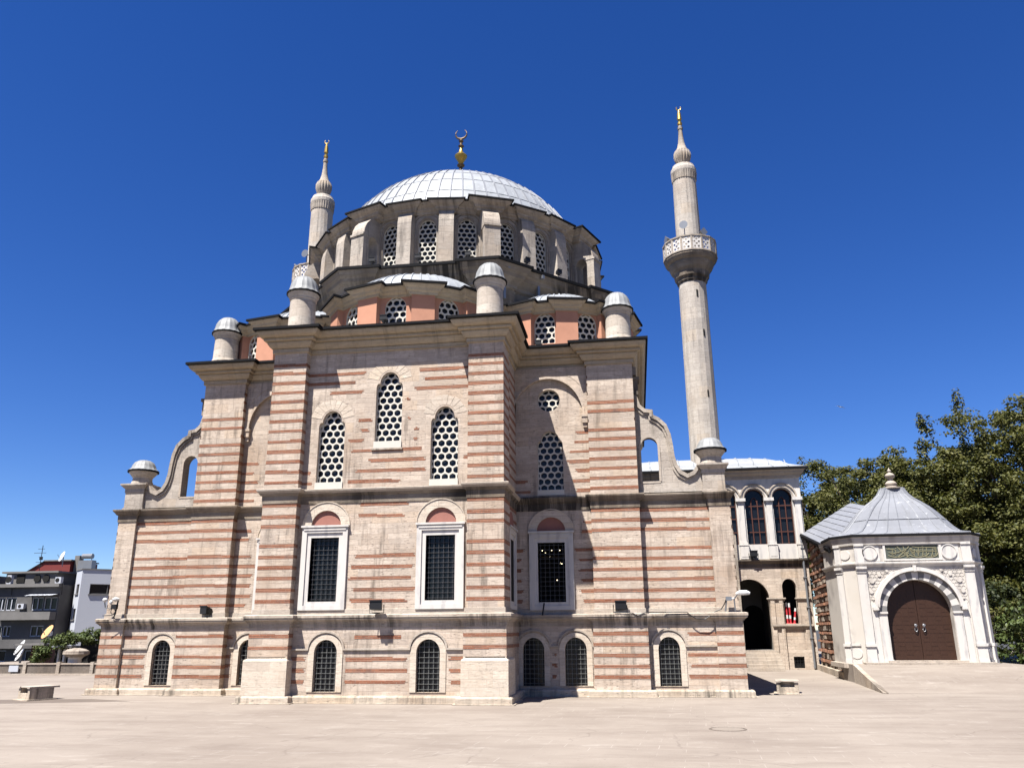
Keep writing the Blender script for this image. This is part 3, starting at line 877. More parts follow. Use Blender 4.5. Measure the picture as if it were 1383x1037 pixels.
# ---- main dome with standing seams
def leaddome(mb, c, prof, nseg, rib=.05, w=.05, a0=0., a1=2*PI, ribmi=None):
    n = len(prof); full_ = abs(a1-a0-2*PI) < 1e-6; vs = []; da = (a1-a0)/nseg
    for (r, z, nr, nz) in prof:
        for i in range(nseg):
            a = a0+da*i; dw = min(w/max(r, .05), da*.35)
            for (aa, q) in ((a, 0.), (a+.15*dw, rib), (a+.85*dw, rib), (a+dw, 0.)):
                q = q*min(1, r/1.2)
                vs.append((c[0]+(r+nr*q)*math.cos(aa), c[1]+(r+nr*q)*math.sin(aa), c[2]+z+nz*q))
        if not full_: vs.append((c[0]+r*math.cos(a1), c[1]+r*math.sin(a1), c[2]+z))
    m_ = nseg*4+(0 if full_ else 1); fs = []
    for j in range(n-1):
        for i in range(m_ if full_ else m_-1):
            k = (i+1) % m_; fs.append((j*m_+i, j*m_+k, (j+1)*m_+k, (j+1)*m_+i))
    k0 = len(mb.mi); mb.add(vs, fs)
    if ribmi is not None:
        w_ = m_ if full_ else m_-1
        for q in range(k0, len(mb.mi)): mb.mi[q] = ribmi if ((q-k0) % w_) % 4 < 3 else mb.mi[q]
Rs, cz = 8.14+.14, 22.26
prof = []
steps = [18, 27, 36.5, 46, 56, 66, 76]
for i in range(37):
    a = 18.8+(89.6-18.8)*i/36
    prof.append((a, 0))
for st in steps[1:]: prof += [(st-.03, .0), (st+.03, .035)]
prof.sort()
pr = []
for a, o in prof:
    lvl = sum(1 for st in steps[1:] if a < st)*.05
    rr_ = Rs-.22+lvl
    pr.append((rr_*math.cos(R(a)), rr_*math.sin(R(a)), math.cos(R(a)), math.sin(R(a))))
mb = MB(); leaddome(mb, (0, YC, cz), pr, 70, .05, .085, ribmi=1)
for st in steps[1:-1]:
    lvl = sum(1 for q in steps[1:] if st < q)*.05; rr_ = Rs-.22+lvl+.03
    mb.lathe((0, YC, cz), [((rr_+d_)*math.cos(R(st+e_)), (rr_+d_)*math.sin(R(st+e_))) for d_, e_ in ((.03, .0), (.0, -.32), (.045, -.05), (.03, 0))], 72, mi=1, cap=False)
B(mb, 'dome', ['lead', 'leadgrey'], smooth=30)
def crescent(mb, c, r, th, mi=0, open_=38, seg=7):
    pts = []; rr_ = []
    for i in range(25):
        a = R(90+open_+(360-2*open_)*i/24); t_ = abs(i-12)/12
        pts.append((c[0]+r*math.cos(a), c[1], c[2]+r*math.sin(a))); rr_.append(th*(1-.75*t_**1.5))
    mb.tube(pts, rr_, seg, mi)
mb = MB()
za = 30.3
mb.lathe((0, YC, za), [(.5, 0), (.42, .3), (.26, .7), (.14, 1.05), (.12, 1.3), (.28, 1.42), (.3, 1.5), (.12, 1.6), (.11, 1.8), (.24, 1.9), (.26, 1.97), (.13, 2.06)], 16, mi=0)
mb.lathe((0, YC, za), [(.13, 2.06), (.24, 2.3), (.40, 2.55), (.43, 2.66), (.36, 2.74), (.2, 2.86), (.12, 3.1), (.1, 3.3)], 16, mi=1)
mb.lathe((0, YC, za), [(.1, 3.3), (.2, 3.42), (.1, 3.52), (.09, 3.7), (.17, 3.8), (.08, 3.9), (.05, 4.0)], 16, mi=0)
crescent(mb, (0, YC, za+4.36), .38, .075, 0)
B(mb, 'finial', ['bronze', 'gold'], smooth=40)
# ---- exedrae: salmon drums under half domes
def exedra(ang, r, dist, pils):
    cy = YC-dist; facets = []
    vtx = pils
    P_ = lambda a, q: (q*math.sin(R(a)), cy-q*math.cos(R(a)))
    mb = MB(); made = []
    for i in range(len(vtx)-1):
        rr_ = r/math.cos(R((vtx[i+1]-vtx[i])/2))
        fr = Fr(P_(vtx[i], rr_), P_(vtx[i+1], rr_), 0.); c = fr.L/2
        h = arch(c, .50, 15.62, 16.62, .55); wall(mb, fr, 0, fr.L, 15.3, 17.25, [h], .2); made.append((fr, h))
    for a in vtx:
        fr = Fr((0, cy), P_(a, 1.), 0.)
        mb.rbox(fr, r-.3, r+.30, -.52, .52, 15.3, 17.25)
    parts = [B(mb, 'half_dome_drum', 'pink')]
    pp = []
    for a in vtx:
        rr_ = r+.08
        for d_, q in ((-7.8, rr_), (-7.8, rr_+.28), (7.8, rr_+.28), (7.8, rr_)): pp.append(P_(a+d_, q))
    mb = MB(); mb.sweep(pp, [(-.3, 17.12), (.03, 17.13), (.05, 17.24), (.14, 17.3), (.18, 17.4), (.29, 17.5), (.32, 17.58)])
    parts.append(B(mb, 'half_dome_cornice', 'cornice'))
    mb = MB(); mb.sweep(pp, [(.28, 17.56), (.39, 17.57), (.39, 17.67), (.36, 17.69)], caps=False); mb.sweep(pp, [(.36, 17.69), (.0, 17.76), (-1.2, 17.8)], mi=1, caps=False)
    parts.append(B(mb, 'half_dome_flashing', ['leadedge', 'lead']))
    mb = MB(); pr = []
    for i in range(13):
        t_ = R(90*i/12); pr.append(((r-(.75 if ang else .4))*math.cos(t_)+.02, (1.45 if ang else 1.7)*math.sin(t_), math.cos(t_), math.sin(t_)))
    leaddome(mb, (0, cy, 17.74), pr, 26, .05, .08, R(-186), R(6))
    parts.append(B(mb, 'half_dome', 'lead', smooth=30))
    for fr, h in made: parts.append(lattice_window(fr, h, .1, 'glassblue', pw=.325, rr=.135, rim=None))
    if ang:
        for o in parts:
            v = Vector(o.location); v.rotate(Matrix.Rotation(ang, 3, 'Z')); o.location = v; o.rotation_euler.z = ang
    return parts
exedra(0, 4.05, 9.35, [-86, -52, -17.5, 17.5, 52, 86])
e1 = exedra(R(45), 3.6, 9.5, [-99, -66, -33, 0, 33, 66, 99])
for o in e1: spin(o, R(-90))
# arch mouldings on the octagon faces over the half domes, and a couple of downpipes
for a in (0, 45, -45):
    mb = MB(); fr = FX(YC-9.15)
    mb.strip(fr, arc(0, 17.6, 3.5, 0, 180, 20, 2.4), .16, .06, -.02)
    o = B(mb, 'wall_arch', 'old'); o.rotation_euler.z = R(a)
for x in (1.2, 3.4):
    mb = MB(); fr = Fr((0, YC), (math.sin(R(45)), YC-math.cos(R(45))), 0.)
    mb.rbox(fr, 9.3, 9.95, x-.07, x+.07, 20.1, 20.28); mb.rbox(fr, 9.4, 9.55, x-.07, x+.07, 18.6, 20.2)
    B(mb, 'downpipe', 'steel')
# ---- turrets on the cornice
def turret(x, y, z, k=1.):
    mb = MB()
    mb.lathe((x, y, z), [(.70, 0), (.70, .22), (.62, .3), (.60, .4), (.575, 1.68*k), (.61, 1.71*k), (.61, 1.77*k), (.64, 1.84*k), (.71, 1.95*k), (.72, 2.04*k)], 28)
    t = B(mb, 'turret', 'turret', org=(x, y, z), smooth=35)
    mb = MB(); mb.lathe((x, y, z+2.0*k), [(.70, .0), (.77, .0), (.77, .07), (.74, .085)], 28, cap=False, mi=1)
    pr = [(.74, .085), (.66, .18), (.62, .32), (.58, .52), (.48, .72), (.34, .86), (.18, .93), (.05, .96)]
    mb.lathe((x, y, z+2.0*k), pr, 48, flute=lambda i: 1+.035*(1 if i % 3 else -1)*1.)
    B(mb, 'turret_cap', ['leadcap', 'leadedge'], t, org=(x, y, z), smooth=50)
for sg in (-1, 1):
    turret(4.36*sg, 32.75, 15.45, 1.0)
    turret(9.9*sg, 36.35, 15.45, .86)
# ---- wing piers with little domes and the flying volutes
for sg in (-1, 1):
    fx = lambda l: [(p[0]*sg, p[1]) for p in (l if sg > 0 else l[::-1])]
    mb = MB()
    x0, x1 = sorted((13.25*sg, 14.2*sg))
    mb.box(x0, x1, 36.02, 37.1, 8.3, 9.2)
    mb.box(x0-.05, x1+.05, 35.98, 37.14, 8.36, 8.44)
    pth = [(x0, 37.1), (x0, 36.02), (x1, 36.02), (x1, 37.1)]
    mb.sweep(pth, [(0, 9.15), (.03, 9.18), (.03, 9.36), (.08, 9.4), (.17, 9.5), (.2, 9.52), (.2, 9.6), (-.4, 9.62)])
    pr_ = B(mb, 'pier', 'pier', org=(13.7*sg, 36.5, 8.3))
    c = (13.72*sg, 36.52, 9.6)
    mb = MB(); mb.lathe(c, [(.5, 0), (.5, .12), (.46, .2), (.45, .34), (.5, .42), (.64, .58), (.66, .66)], 28)
    tw = B(mb, 'turret', 'turret', pr_, org=c, smooth=35)
    mb = MB(); mb.lathe(c, [(.64, .63), (.73, .63), (.73, .71), (.70, .72)], 28, cap=False, mi=1); mb.lathe(c, [(.70, .72), (.56, .84), (.53, .96), (.44, 1.12), (.28, 1.22), (.05, 1.27)], 48, flute=lambda i: 1+.03*(1 if i % 3 else -1))
    B(mb, 'turret_cap', ['leadcap', 'leadedge'], pr_, org=c, smooth=50)
    out = [(10.46, 13.05), (10.56, 12.72), (10.66, 12.38), (10.9, 12.15), (11.2, 12.1), (11.22, 11.88), (11.5, 11.72), (11.78, 11.42), (11.93, 11.0), (12.0, 10.5), (12.04, 10.0), (12.14, 9.6), (12.32, 9.28), (12.62, 9.1), (12.9, 9.22), (13.1, 9.48), (13.26, 9.6)]
    lp = [(10.46, 8.35), (13.26, 8.35)]+out[::-1]
    fr = FX(36.16)
    mb = MB()
    hole = arch(11.03, .42, 8.92, 10.5, .46)
    mb.poly(fr, fx(lp), 0, -.62, [[(p[0]*sg, p[1]) for p in hole]])
    vo = B(mb, 'volute', 'pier', org=(11.5*sg, 36.4, 8.4))
    mb = MB(); mb.strip(fr, fx(out), .16, .14, -.72); mb.strip(fr, fx([(x-.10, z-.13) for x, z in out]), .09, .07, -.66)
    mb.rbox(fr, *sorted((11.12*sg, 11.26*sg)), -.74, .16, 11.86, 12.16)
    B(mb, 'coping', 'old', vo, org=(11.5*sg, 36.4, 8.4))
    mb = MB(); mb.strip(fr, [(p[0]*sg, p[1]) for p in hole[1:]+hole[:1]], .10, .03, -.05); mb.rbox(fr, *sorted((10.6*sg, 11.46*sg)), -.62, .02, 8.84, 8.92)
    B(mb, 'arch_trim', 'ledge', vo, org=(11.5*sg, 36.4, 8.4))
    # consoles at the head of the flank wall
    mb = MB(); fs = Fr((10.45, 35.75), (10.45, 58), 0.) if sg > 0 else Fr((-10.45, 35.75), (-10.45, 33), 0.)
    if sg > 0:
        mb.rbox(fs, .25, .9, -.02, .22, 12.9, 13.6); mb.rbox(fs, .2, .95, -.02, .3, 13.6, 13.75); mb.rbox(fs, .1, .5, -.02, .16, 13.8, 14.2)
    else:
        mb.box(-10.67, -10.43, 36.0, 36.65, 12.9, 13.6); mb.box(-10.75, -10.43, 35.95, 36.7, 13.6, 13.75)
    B(mb, 'console', 'grime')

# ================================================================== MINARETS
def flutes(k, d): return lambda i: 1+(d if i % k else -d)
def minaret(x, y, label):
    r = empty('minaret', (x, y, 0), label, 'minaret', None)
    def b(mb, n, m_, p=r, **k):
        if n not in ('base', 'shaft', 'slit_window'): mb.v = [(q[0], q[1], q[2]-.65) for q in mb.v]
        return mb.build(n, m_, p, (x, y, 0), **k)
    c = (x, y, 0)
    mb = MB(); mb.box(x-1.5, x+1.5, y-1.5, y+1.5, 0, 9); mb.lathe(c, [(1.75, 9), (1.6, 9.6), (1.2, 11.6)], 16)
    b(mb, 'base', 'old')
    mb = MB(); mb.lathe(c, [(1.15, 11.4), (1.13, 16), (1.10, 23), (1.08, 29.9)], 16); b(mb, 'shaft', 'minaret')
    mb = MB()
    for (a, z) in ((-78, 27.6), (-62, 24.3), (-66, 19.4)):
        a = R(a); q = 1.10
        fr = Fr((x+q*math.cos(a)+math.sin(a), y+q*math.sin(a)-math.cos(a)), (x+q*math.cos(a), y+q*math.sin(a)), -1.)
        mb.rbox(fr, -.06, .06, -.1, .02, z, z+.55)
    b(mb, 'slit_window', 'dark')
    mb = MB(); mb.lathe(c, [(1.09, 29.6), (1.2, 29.75), (1.22, 29.95), (1.36, 30.1), (1.42, 30.5), (1.62, 30.75), (1.78, 31.1), (1.8, 31.25), (1.98, 31.4), (2.1, 31.62), (2.1, 31.8)], 16)
    bal = b(mb, 'balcony', 'grime')
    # pierced marble parapet, sixteen panels
    n = 16; mb = MB(); pq = MB()
    for i in range(n):
        a0, a1 = 2*PI*i/n, 2*PI*(i+1)/n; q = 2.04
        fr = Fr((x+q*math.cos(a0), y+q*math.sin(a0)), (x+q*math.cos(a1), y+q*math.sin(a1)), 0.); L = fr.L
        hs = []
        for (u_, v_) in ((.25, .22), (.55, .22), (.4, .45), (.22, .62), (.58, .62), (.4, .84), (.2, .98), (.6, .98)):
            hs.append(circ(u_*L/.8, 31.86+v_, .098, 7))
        mb.poly(fr, [(.02, 31.8), (L-.02, 31.8), (L-.02, 33.0), (.02, 33.0)], .05, -.05, hs)
        pq.rbox(fr, -.07, .07, -.09, .09, 31.8, 33.1)
    for z0, z1 in ((31.78, 31.88), (33.0, 33.1)): pq.lathe(c, [(1.94, z0), (2.16, z0), (2.16, z1), (1.94, z1), (1.94, z0)], 16, cap=False)
    pp = b(mb, 'parapet', 'marble', bal); b(pq, 'parapet_posts', 'old', bal)
    mb = MB(); mb.lathe(c, [(1.0, 31.7), (.98, 36), (.95, 38.9), (.97, 39.0), (1.0, 39.5), (1.06, 39.7), (1.06, 40.0), (.98, 40.1), (.9, 40.35), (.5, 40.6)], 20, flute=None); b(mb, 'upper_shaft', 'minaret')
    mb = MB(); mb.lathe(c, [(.99, 38.95), (1.02, 39.4), (1.05, 39.62)], 64, flute=flutes(2, .02)); b(mb, 'fluted_collar', 'old')
    mb = MB(); mb.lathe(c, [(.36, 40.4), (.42, 40.6), (.62, 41.0), (.7, 41.35), (.69, 41.6), (.6, 41.85)], 48, flute=lambda i: 1+(.04 if i % 3 else -.06))
    mb.lathe(c, [(.6, 41.83), (.4, 42.15), (.27, 42.7), (.2, 43.4), (.17, 44.0), (.22, 44.02), (.23, 44.2), (.17, 44.22), (.12, 44.5)], 16)
    cap = b(mb, 'bulbous_cap', 'old', smooth=40)
    mb = MB(); mb.lathe(c, [(.09, 44.4), (.2, 44.5), (.2, 44.7), (.1, 44.78), (.13, 44.9), (.2, 45.0), (.15, 45.65), (.09, 45.75), (.06, 45.95)], 12)
    crescent(mb, (x, y, 46.15), .2, .06)
    b(mb, 'gilded_finial', 'gold', cap)
    # loudspeakers on the balcony
    for k, a in enumerate((-160, -105, -58, 10)):
        a = R(a); mb = MB(); p = Vector((x+1.75*math.cos(a), y+1.75*math.sin(a), 33.45)); d = Vector((math.cos(a), math.sin(a), -.05))
        if k == 1:
            p.z = 34.1; mb.tube([p-d*.1+Vector((.0, 0, -.9)), p-d*.1], .04, 6, 0); mb.tube([p-d*.25, p-d*.1, p+d*.18, p+d*.2], [.07, .1, .33, .34], 14, 0)
        else: mb.tube([p-d*.3, p-d*.1, p+d*.25, p+d*.27], [.12, .16, .36, .37], 4, 0)
        b(mb, 'loudspeaker', 'steel', bal)
    return r
minaret(XC+15.8, 61.2, 'slender pale stone minaret with its whole shaft and balcony showing right of the dome')
minaret(XC-15.8, 61.2, 'stone minaret mostly hidden behind the dome with only its bulbous top showing')

# ================================================================== COURTYARD GALLERY
YG = 60.
gal = empty('courtyard_gallery', (9, YG, 0), 'pale stone gallery with two tall arched windows over an arched doorway', 'building')
def G_(mb, name, mats, parent=gal, org=None, **k): return mb.build(name, mats, parent, org or (9, YG, 0), **k)
fr = FX(YG)
XL, XR = 4.6, 11.95
mb = MB()
dr = arch(7.85, 1.27, 1.26, 4.62, 1.36, 18); sw = arch(10.5, .47, 2.98, 5.42, .55); gr = [(10.33, .10), (11.03, .10), (11.03, .84), (10.33, .84)]
wall(mb, fr, XL, XR, 0, 7.05, [dr, sw, gr], .55)
mb.quad((XR, YG, 0), (XR, 72, 0), (XR, 72, 13.3), (XR, YG, 13.3)); mb.quad((XL, YG, 0), (XL, 72, 0), (XL, 72, 13.3), (XL, YG, 13.3))
mb.box(9.72, 9.95, YG-.12, YG+.1, 0, 4.5); mb.box(9.05+.1, 9.42, YG-.08, YG+.1, 0.0, 4.5)
mb.box(11.3, 11.6, YG-.08, YG+.1, 0.0, 2.8)
G_(mb, 'lower_wall', 'stone')
for a, b in ((9.05, 10.06), (10.94, 11.75)):
    mb = MB(); mb.sweep([(a, YG+.1), (a, YG), (b, YG), (b, YG+.1)], [(0, 4.45), (.04, 4.47), (.06, 4.55), (.12, 4.62), (.12, 4.7), (-.1, 4.71)])
    G_(mb, 'impost_moulding', 'ledge')
mb = MB(); mb.sweep([(9.35, YG+.1), (9.35, YG), (11.65, YG), (11.65, YG+.1)], [(0, 2.6), (.06, 2.64), (.1, 2.75), (.2, 2.82), (.2, 2.94), (-.5, 2.96)])
G_(mb, 'window_ledge', 'ledge')
mb = MB(); mb.sweep([(XL, YG), (XR, YG), (XR, 70)], [(0, 6.75), (.05, 6.8), (.06, 7.0), (.14, 7.05), (.26, 7.2), (.27, 7.3), (-.1, 7.34)])
G_(mb, 'string_course', 'grime')
mb = MB()
ups = [6.75, 8.72, 10.66]; hs = [arch(c, .68, 8.36, 11.6, .72, 16) for c in ups]
wall(mb, fr, XL, XR, 7.3, 13.05, hs, .5)
G_(mb, 'upper_wall', 'marble')
mb = MB()
for c in (5.75, 7.73, 9.69, 11.66):
    mb.box(c-.2, c+.2, YG-.12, YG+.05, 8.5, 11.4); mb.box(c-.31, c+.31, YG-.2, YG+.05, 7.35, 8.3); mb.box(c-.22, c+.22, YG-.215, YG-.19, 7.5, 8.15); mb.box(c-.34, c+.34, YG-.23, YG+.05, 8.28, 8.36); mb.box(c-.26, c+.26, YG-.17, YG+.05, 8.36, 8.52)
    mb.box(c-.25, c+.25, YG-.17, YG+.05, 11.3, 11.4); mb.box(c-.34, c+.34, YG-.26, YG+.05, 11.4, 11.62)
G_(mb, 'column', 'marble')
mb = MB()
for c in ups:
    mb.strip(fr, arc(c, 11.62, .98, 180, 0, 16, 1.02), .10, .12, -.02); mb.strip(fr, arc(c, 11.62, .76, 180, 0, 16, .80), .08, .06, -.02)
G_(mb, 'arch_moulding', 'ledge')
for c, h in zip(ups, hs):
    f = MB(); o = (c, YG+.3, 8.4)
    f.poly(fr, arch(c, .70, 8.3, 11.6, .74), -.36, -.42, [arch(c, .62, 8.42, 11.6, .64)])
    for x in (c-.22, c+.22): f.rbox(fr, x-.035, x+.035, -.42, -.35, 8.4, 11.5)
    for z in (9.25, 10.2, 11.1): f.rbox(fr, c-.66, c+.66, -.415, -.355, z-.035, z+.035)
    f.strip(fr, arc(c, 11.1, .22, 180, 0, 8, .6), .06, -.355, -.415)
    wn = G_(f, 'window', 'redwood', gal, o)
    p = MB(); p.quad(fr(c-.8, 8.2, -.46), fr(c+.8, 8.2, -.46), fr(c+.8, 12.5, -.46), fr(c-.8, 12.5, -.46)); G_(p, 'pane', 'glass', wn, o)
mb = MB(); mb.sweep([(XL, YG), (XR, YG), (XR, 70)], [(0, 13.0), (.08, 13.05), (.1, 13.2), (.3, 13.35), (.34, 13.5), (.5, 13.6)])
G_(mb, 'cornice', 'ledge')
mb = MB(); mb.sweep([(-3, YG), (XR, YG), (XR, 71)], [(.46, 13.58), (.62, 13.59), (.62, 13.74), (.58, 13.76)], caps=False)
mb.sweep([(-3, YG), (XR, YG), (XR, 71)], [(.58, 13.76), (.0, 13.95), (-.5, 14.15), (-1.0, 14.5)], mi=1, caps=False)
# lead vaults: shallow domes in a row, seams as thin rolls
def vz(x, y): return 13.98+1.12*max(0, 1-(abs(x-5.2)/6.4)**5)**.5*max(0, 1-((y-YG-3.6)/3.4)**2)**.5
gxs = [-1.2+12.8*i/48 for i in range(49)]; gys = [YG+.2+6.8*(1-math.cos(PI*i/14))/2 for i in range(15)]
vs0 = len(mb.f)
mb.add([(x, y, vz(x, y)) for y in gys for x in gxs], [(j*49+i, j*49+i+1, (j+1)*49+i+1, (j+1)*49+i) for j in range(14) for i in range(48)], 1)
for i in range(2, 47, 4): mb.tube([(gxs[i], y, vz(gxs[i], y)+.02) for y in gys], .04, 4, 1)
mb.quad((-3, YG+.3, 14.0), (XR-.2, YG+.3, 14.0), (XR-.2, 71, 14.0), (-3, 71, 14.0), 1)
for i in range(14):
    x = -2.8+i*1.08; mb.tube([(x, YG-.55, 13.79), (x, YG, 13.98), (x, YG+.5, 14.18), (x, YG+1, 14.53)], .04, 5, 1)
G_(mb, 'roof', ['leadedge', 'lead'])
# wall and blind arches seen through the volute's opening
mb = MB(); mb.quad((-3, YG, 0), (XL, YG, 0), (XL, YG, 13.3), (-3, YG, 13.3)); mb.sweep([(-3, YG), (XL, YG)], [(0, 13.0), (.08, 13.05), (.1, 13.2), (.3, 13.35), (.34, 13.5), (.5, 13.6)])
mb.strip(fr, arc(1.9, 11.2, 1.1, 180, 0, 16, 1.2), .2, .12, -.02)
G_(mb, 'rear_wall', 'old')
# dark hall behind the doorway, its inner arched door
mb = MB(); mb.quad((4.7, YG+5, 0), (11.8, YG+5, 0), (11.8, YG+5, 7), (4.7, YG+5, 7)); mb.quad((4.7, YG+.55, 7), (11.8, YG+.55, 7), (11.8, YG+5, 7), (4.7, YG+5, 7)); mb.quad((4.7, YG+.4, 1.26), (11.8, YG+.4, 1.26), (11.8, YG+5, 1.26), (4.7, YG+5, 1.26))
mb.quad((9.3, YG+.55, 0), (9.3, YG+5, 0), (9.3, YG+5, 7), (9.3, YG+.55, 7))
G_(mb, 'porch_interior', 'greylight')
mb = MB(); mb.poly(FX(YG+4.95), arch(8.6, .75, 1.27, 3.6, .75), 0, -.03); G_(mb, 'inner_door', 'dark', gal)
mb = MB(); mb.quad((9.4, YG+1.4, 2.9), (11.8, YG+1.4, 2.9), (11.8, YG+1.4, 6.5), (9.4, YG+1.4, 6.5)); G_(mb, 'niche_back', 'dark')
mb = MB(); grille(mb, fr, 10.33, 11.03, .1, .84, -.1, 4, 4, .025, knots=False); mb.quad(fr(10.3, .05, -.2), fr(11.1, .05, -.2), fr(11.1, .9, -.2), fr(10.3, .9, -.2), 1)
G_(mb, 'cellar_grille', ['black', 'dark'])
mb = MB(); mb.tube([(11.6, YG-.1, 8.9), (11.62, YG-.16, 8.5), (11.62, YG-.16, .1)], .075, 8); 
for z in (2, 4, 6, 8): mb.box(11.5, 11.74, YG-.26, YG, z, z+.06)
G_(mb, 'drainpipe', 'steel')
# steps with rail
mb = MB()
for i in range(6): mb.box(6.35, 9.35+.0, YG-.38*(6-i)+.02*0, YG+.45, i*.21, (i+1)*.21)
G_(mb, 'steps', 'ledge')
rl = MB()
for (x, z, y) in ((6.75, 0, YG-2.4), (6.75, .65, YG-1.2), (6.75, 1.26, YG-.1)): rl.tube([(x, y, z), (x, y, z+1.05)], .035, 6)
rl.tube([(6.75, YG-2.4, 1.05), (6.75, YG-.1, 2.31)], .035, 6); rl.tube([(6.75, YG-2.4, .55), (6.75, YG-.1, 1.8)], .025, 6)
rl.quad((6.78, YG-2.3, .25), (6.78, YG-.1, 1.4), (6.78, YG-.1, 2.2), (6.78, YG-2.3, .98), 1)
tag(rl.build('stair_railing', ['black', 'greenmetal'], None, (6.75, YG-1.2, 0)), 'green panelled handrail beside the steps up to the dark doorway', 'railing')
# striped barrier posts standing in the small arched opening
for i, x in enumerate((10.22, 10.42, 10.66)):
    p = empty('barrier_post', (x, YG+.25, 2.96), ['red and white barrier post at the left of the small arch', 'red and white barrier post standing between two others in the small arch', 'red and white barrier post at the right of the small arch, tilted'][i], 'barrier post', 'barrier posts in the small arch')
    mb = MB(); hgt = (1.42, 1.38, 1.05)[i]
    mb.lathe((x, YG+.25, 2.96), [(.12, 0), (.12, .04), (.07, .08), (.065, hgt*.45), (.065, hgt*.8)], 10); po = mb.build('pole', 'red', p, (x, YG+.25, 2.96))
    mb = MB()
    for z0, z1 in ((.25, .42), (.8, 1.)): mb.lathe((x, YG+.25, 2.96), [(.07, hgt*z0), (.07, hgt*z1)], 10)
    mb.build('white_band', 'white', p, (x, YG+.25, 2.96))
    if i == 2: p.rotation_euler = (0, R(9), 0)

# ================================================================== ROUGH WALL AND SLOPED ROOF BUILDING
rb = empty('stone_annexe', (12.4, 54, 0), 'low rough rubble and brick building with sloping lead roof between gallery and gate', 'building')
P0, P1 = (11.98, 59.6), (10.98, 47.6)
mb = MB(); fr = Fr(P0, P1, 0.); Lw = fr.L
def ztop(s_): return 8.75-(8.75-6.75)*s_/Lw
mb.quad(fr(0, 0, -.12), fr(Lw, 0, -.12), fr(Lw, ztop(Lw), -.12), fr(0, ztop(0), -.12))
rw = random.Random(21); z = .3; row = 0
while z < 8.6:
    isb = row % 2
    h = rw.uniform(.17, .24) if isb else rw.uniform(.24, .34)
    s_ = 0.
    while s_ < Lw:
        l = min(Lw-s_, rw.uniform(.35, 1.1) if not isb else rw.uniform(.5, 1.6))
        if z+h < ztop(s_+l)-.05 and rw.random() > .06:
            o = rw.uniform(-.10, .05) if not isb else rw.uniform(-.02, .10)
            mb.rbox(fr, s_+.02, s_+l-.02, -.15, o, z+rw.uniform(0, .05), z+h-rw.uniform(.01, .05), 1 if isb else rw.choice((0, 2, 2)))
        s_ += l
    z += h+.03; row += 1
mb.build('rubble_wall', ['rubble', 'oldbrick', 'soft'], rb, (12.4, 54, 0))
mb = MB(); mb.rbox(fr, -.1, Lw, -.1, .22, 0, .35); mb.build('footing', 'base', rb, (12.4, 54, 0))
mb = MB()
e0, e1 = fr(-.3, 8.95, .35), fr(Lw+.1, 6.85, .35)
k0 = (15.1, 57.2, 11.0)
cen = [(e0, e1), ((k0[0], k0[1]+2.2, k0[2]), (15.4, 50.5, 9.2))]
m_ = 9
for i in range(m_):     # overlapping lead courses stepping up the slope
    f0, f1 = i/m_, (i+1)/m_
    l = lambda A, B, f: tuple(A[k]+(B[k]-A[k])*f for k in range(3))
    a, b, c, d = l(e0, cen[1][0], f0), l(e1, cen[1][1], f0), l(e1, cen[1][1], f1), l(e0, cen[1][0], f1)
    up_ = .05
    mb.quad((a[0], a[1], a[2]+up_), (b[0], b[1], b[2]+up_), c, d, 0); mb.quad(a, b, (b[0], b[1], b[2]+up_), (a[0], a[1], a[2]+up_), 0)
mb.quad(cen[1][0], cen[1][1], (17.5, 52, 8.6), (18, 60, 9.2), 0)
mb.tube([e0, e1], .09, 6, 1); mb.tube([fr(-.3, 8.8, .3), fr(Lw+.1, 6.7, .3)], .1, 6, 1)
mb.build('roof', ['leadgrey', 'leadedge'], rb, (12.4, 54, 0))
mb = MB(); mb.box(12.6, 17, 50.2, 59.5, .05, 6.4); mb.build('core_wall', 'rubble', rb, (12.4, 54, 0))
# ================================================================== GATE PAVILION
gx, gy, gz = 14.45, 46., .86
gate = empty('gate_pavilion', (gx, gy+2, gz), 'white marble gate pavilion with arched brown double door and ogee lead roof', 'gate')
def GB(mb, name, mats, parent=gate, **k): return mb.build(name, mats, parent, (gx, gy+2, gz), **k)
gh = [(2.87, gy), (3.62, gy+1.0), (3.62, gy+4.0)]
GP = [(gx-x, y) for x, y in reversed(gh)]+[(gx+x, y) for x, y in gh]
fr = FX(gy); mb = MB()
door_loop = arch(gx-.03, 1.60, gz+.1, 3.42, 1.6, 24)
for a, b in segs(GP):
    f2 = Fr(a, b, a[0] if frontal(a, b) else 0.)
    if frontal(a, b): wall(mb, f2, a[0], b[0], gz, 7.0, [door_loop], .55)
    else: wall(mb, f2, 0, f2.L, gz, 7.0)
GB(mb, 'wall', 'greymarble')
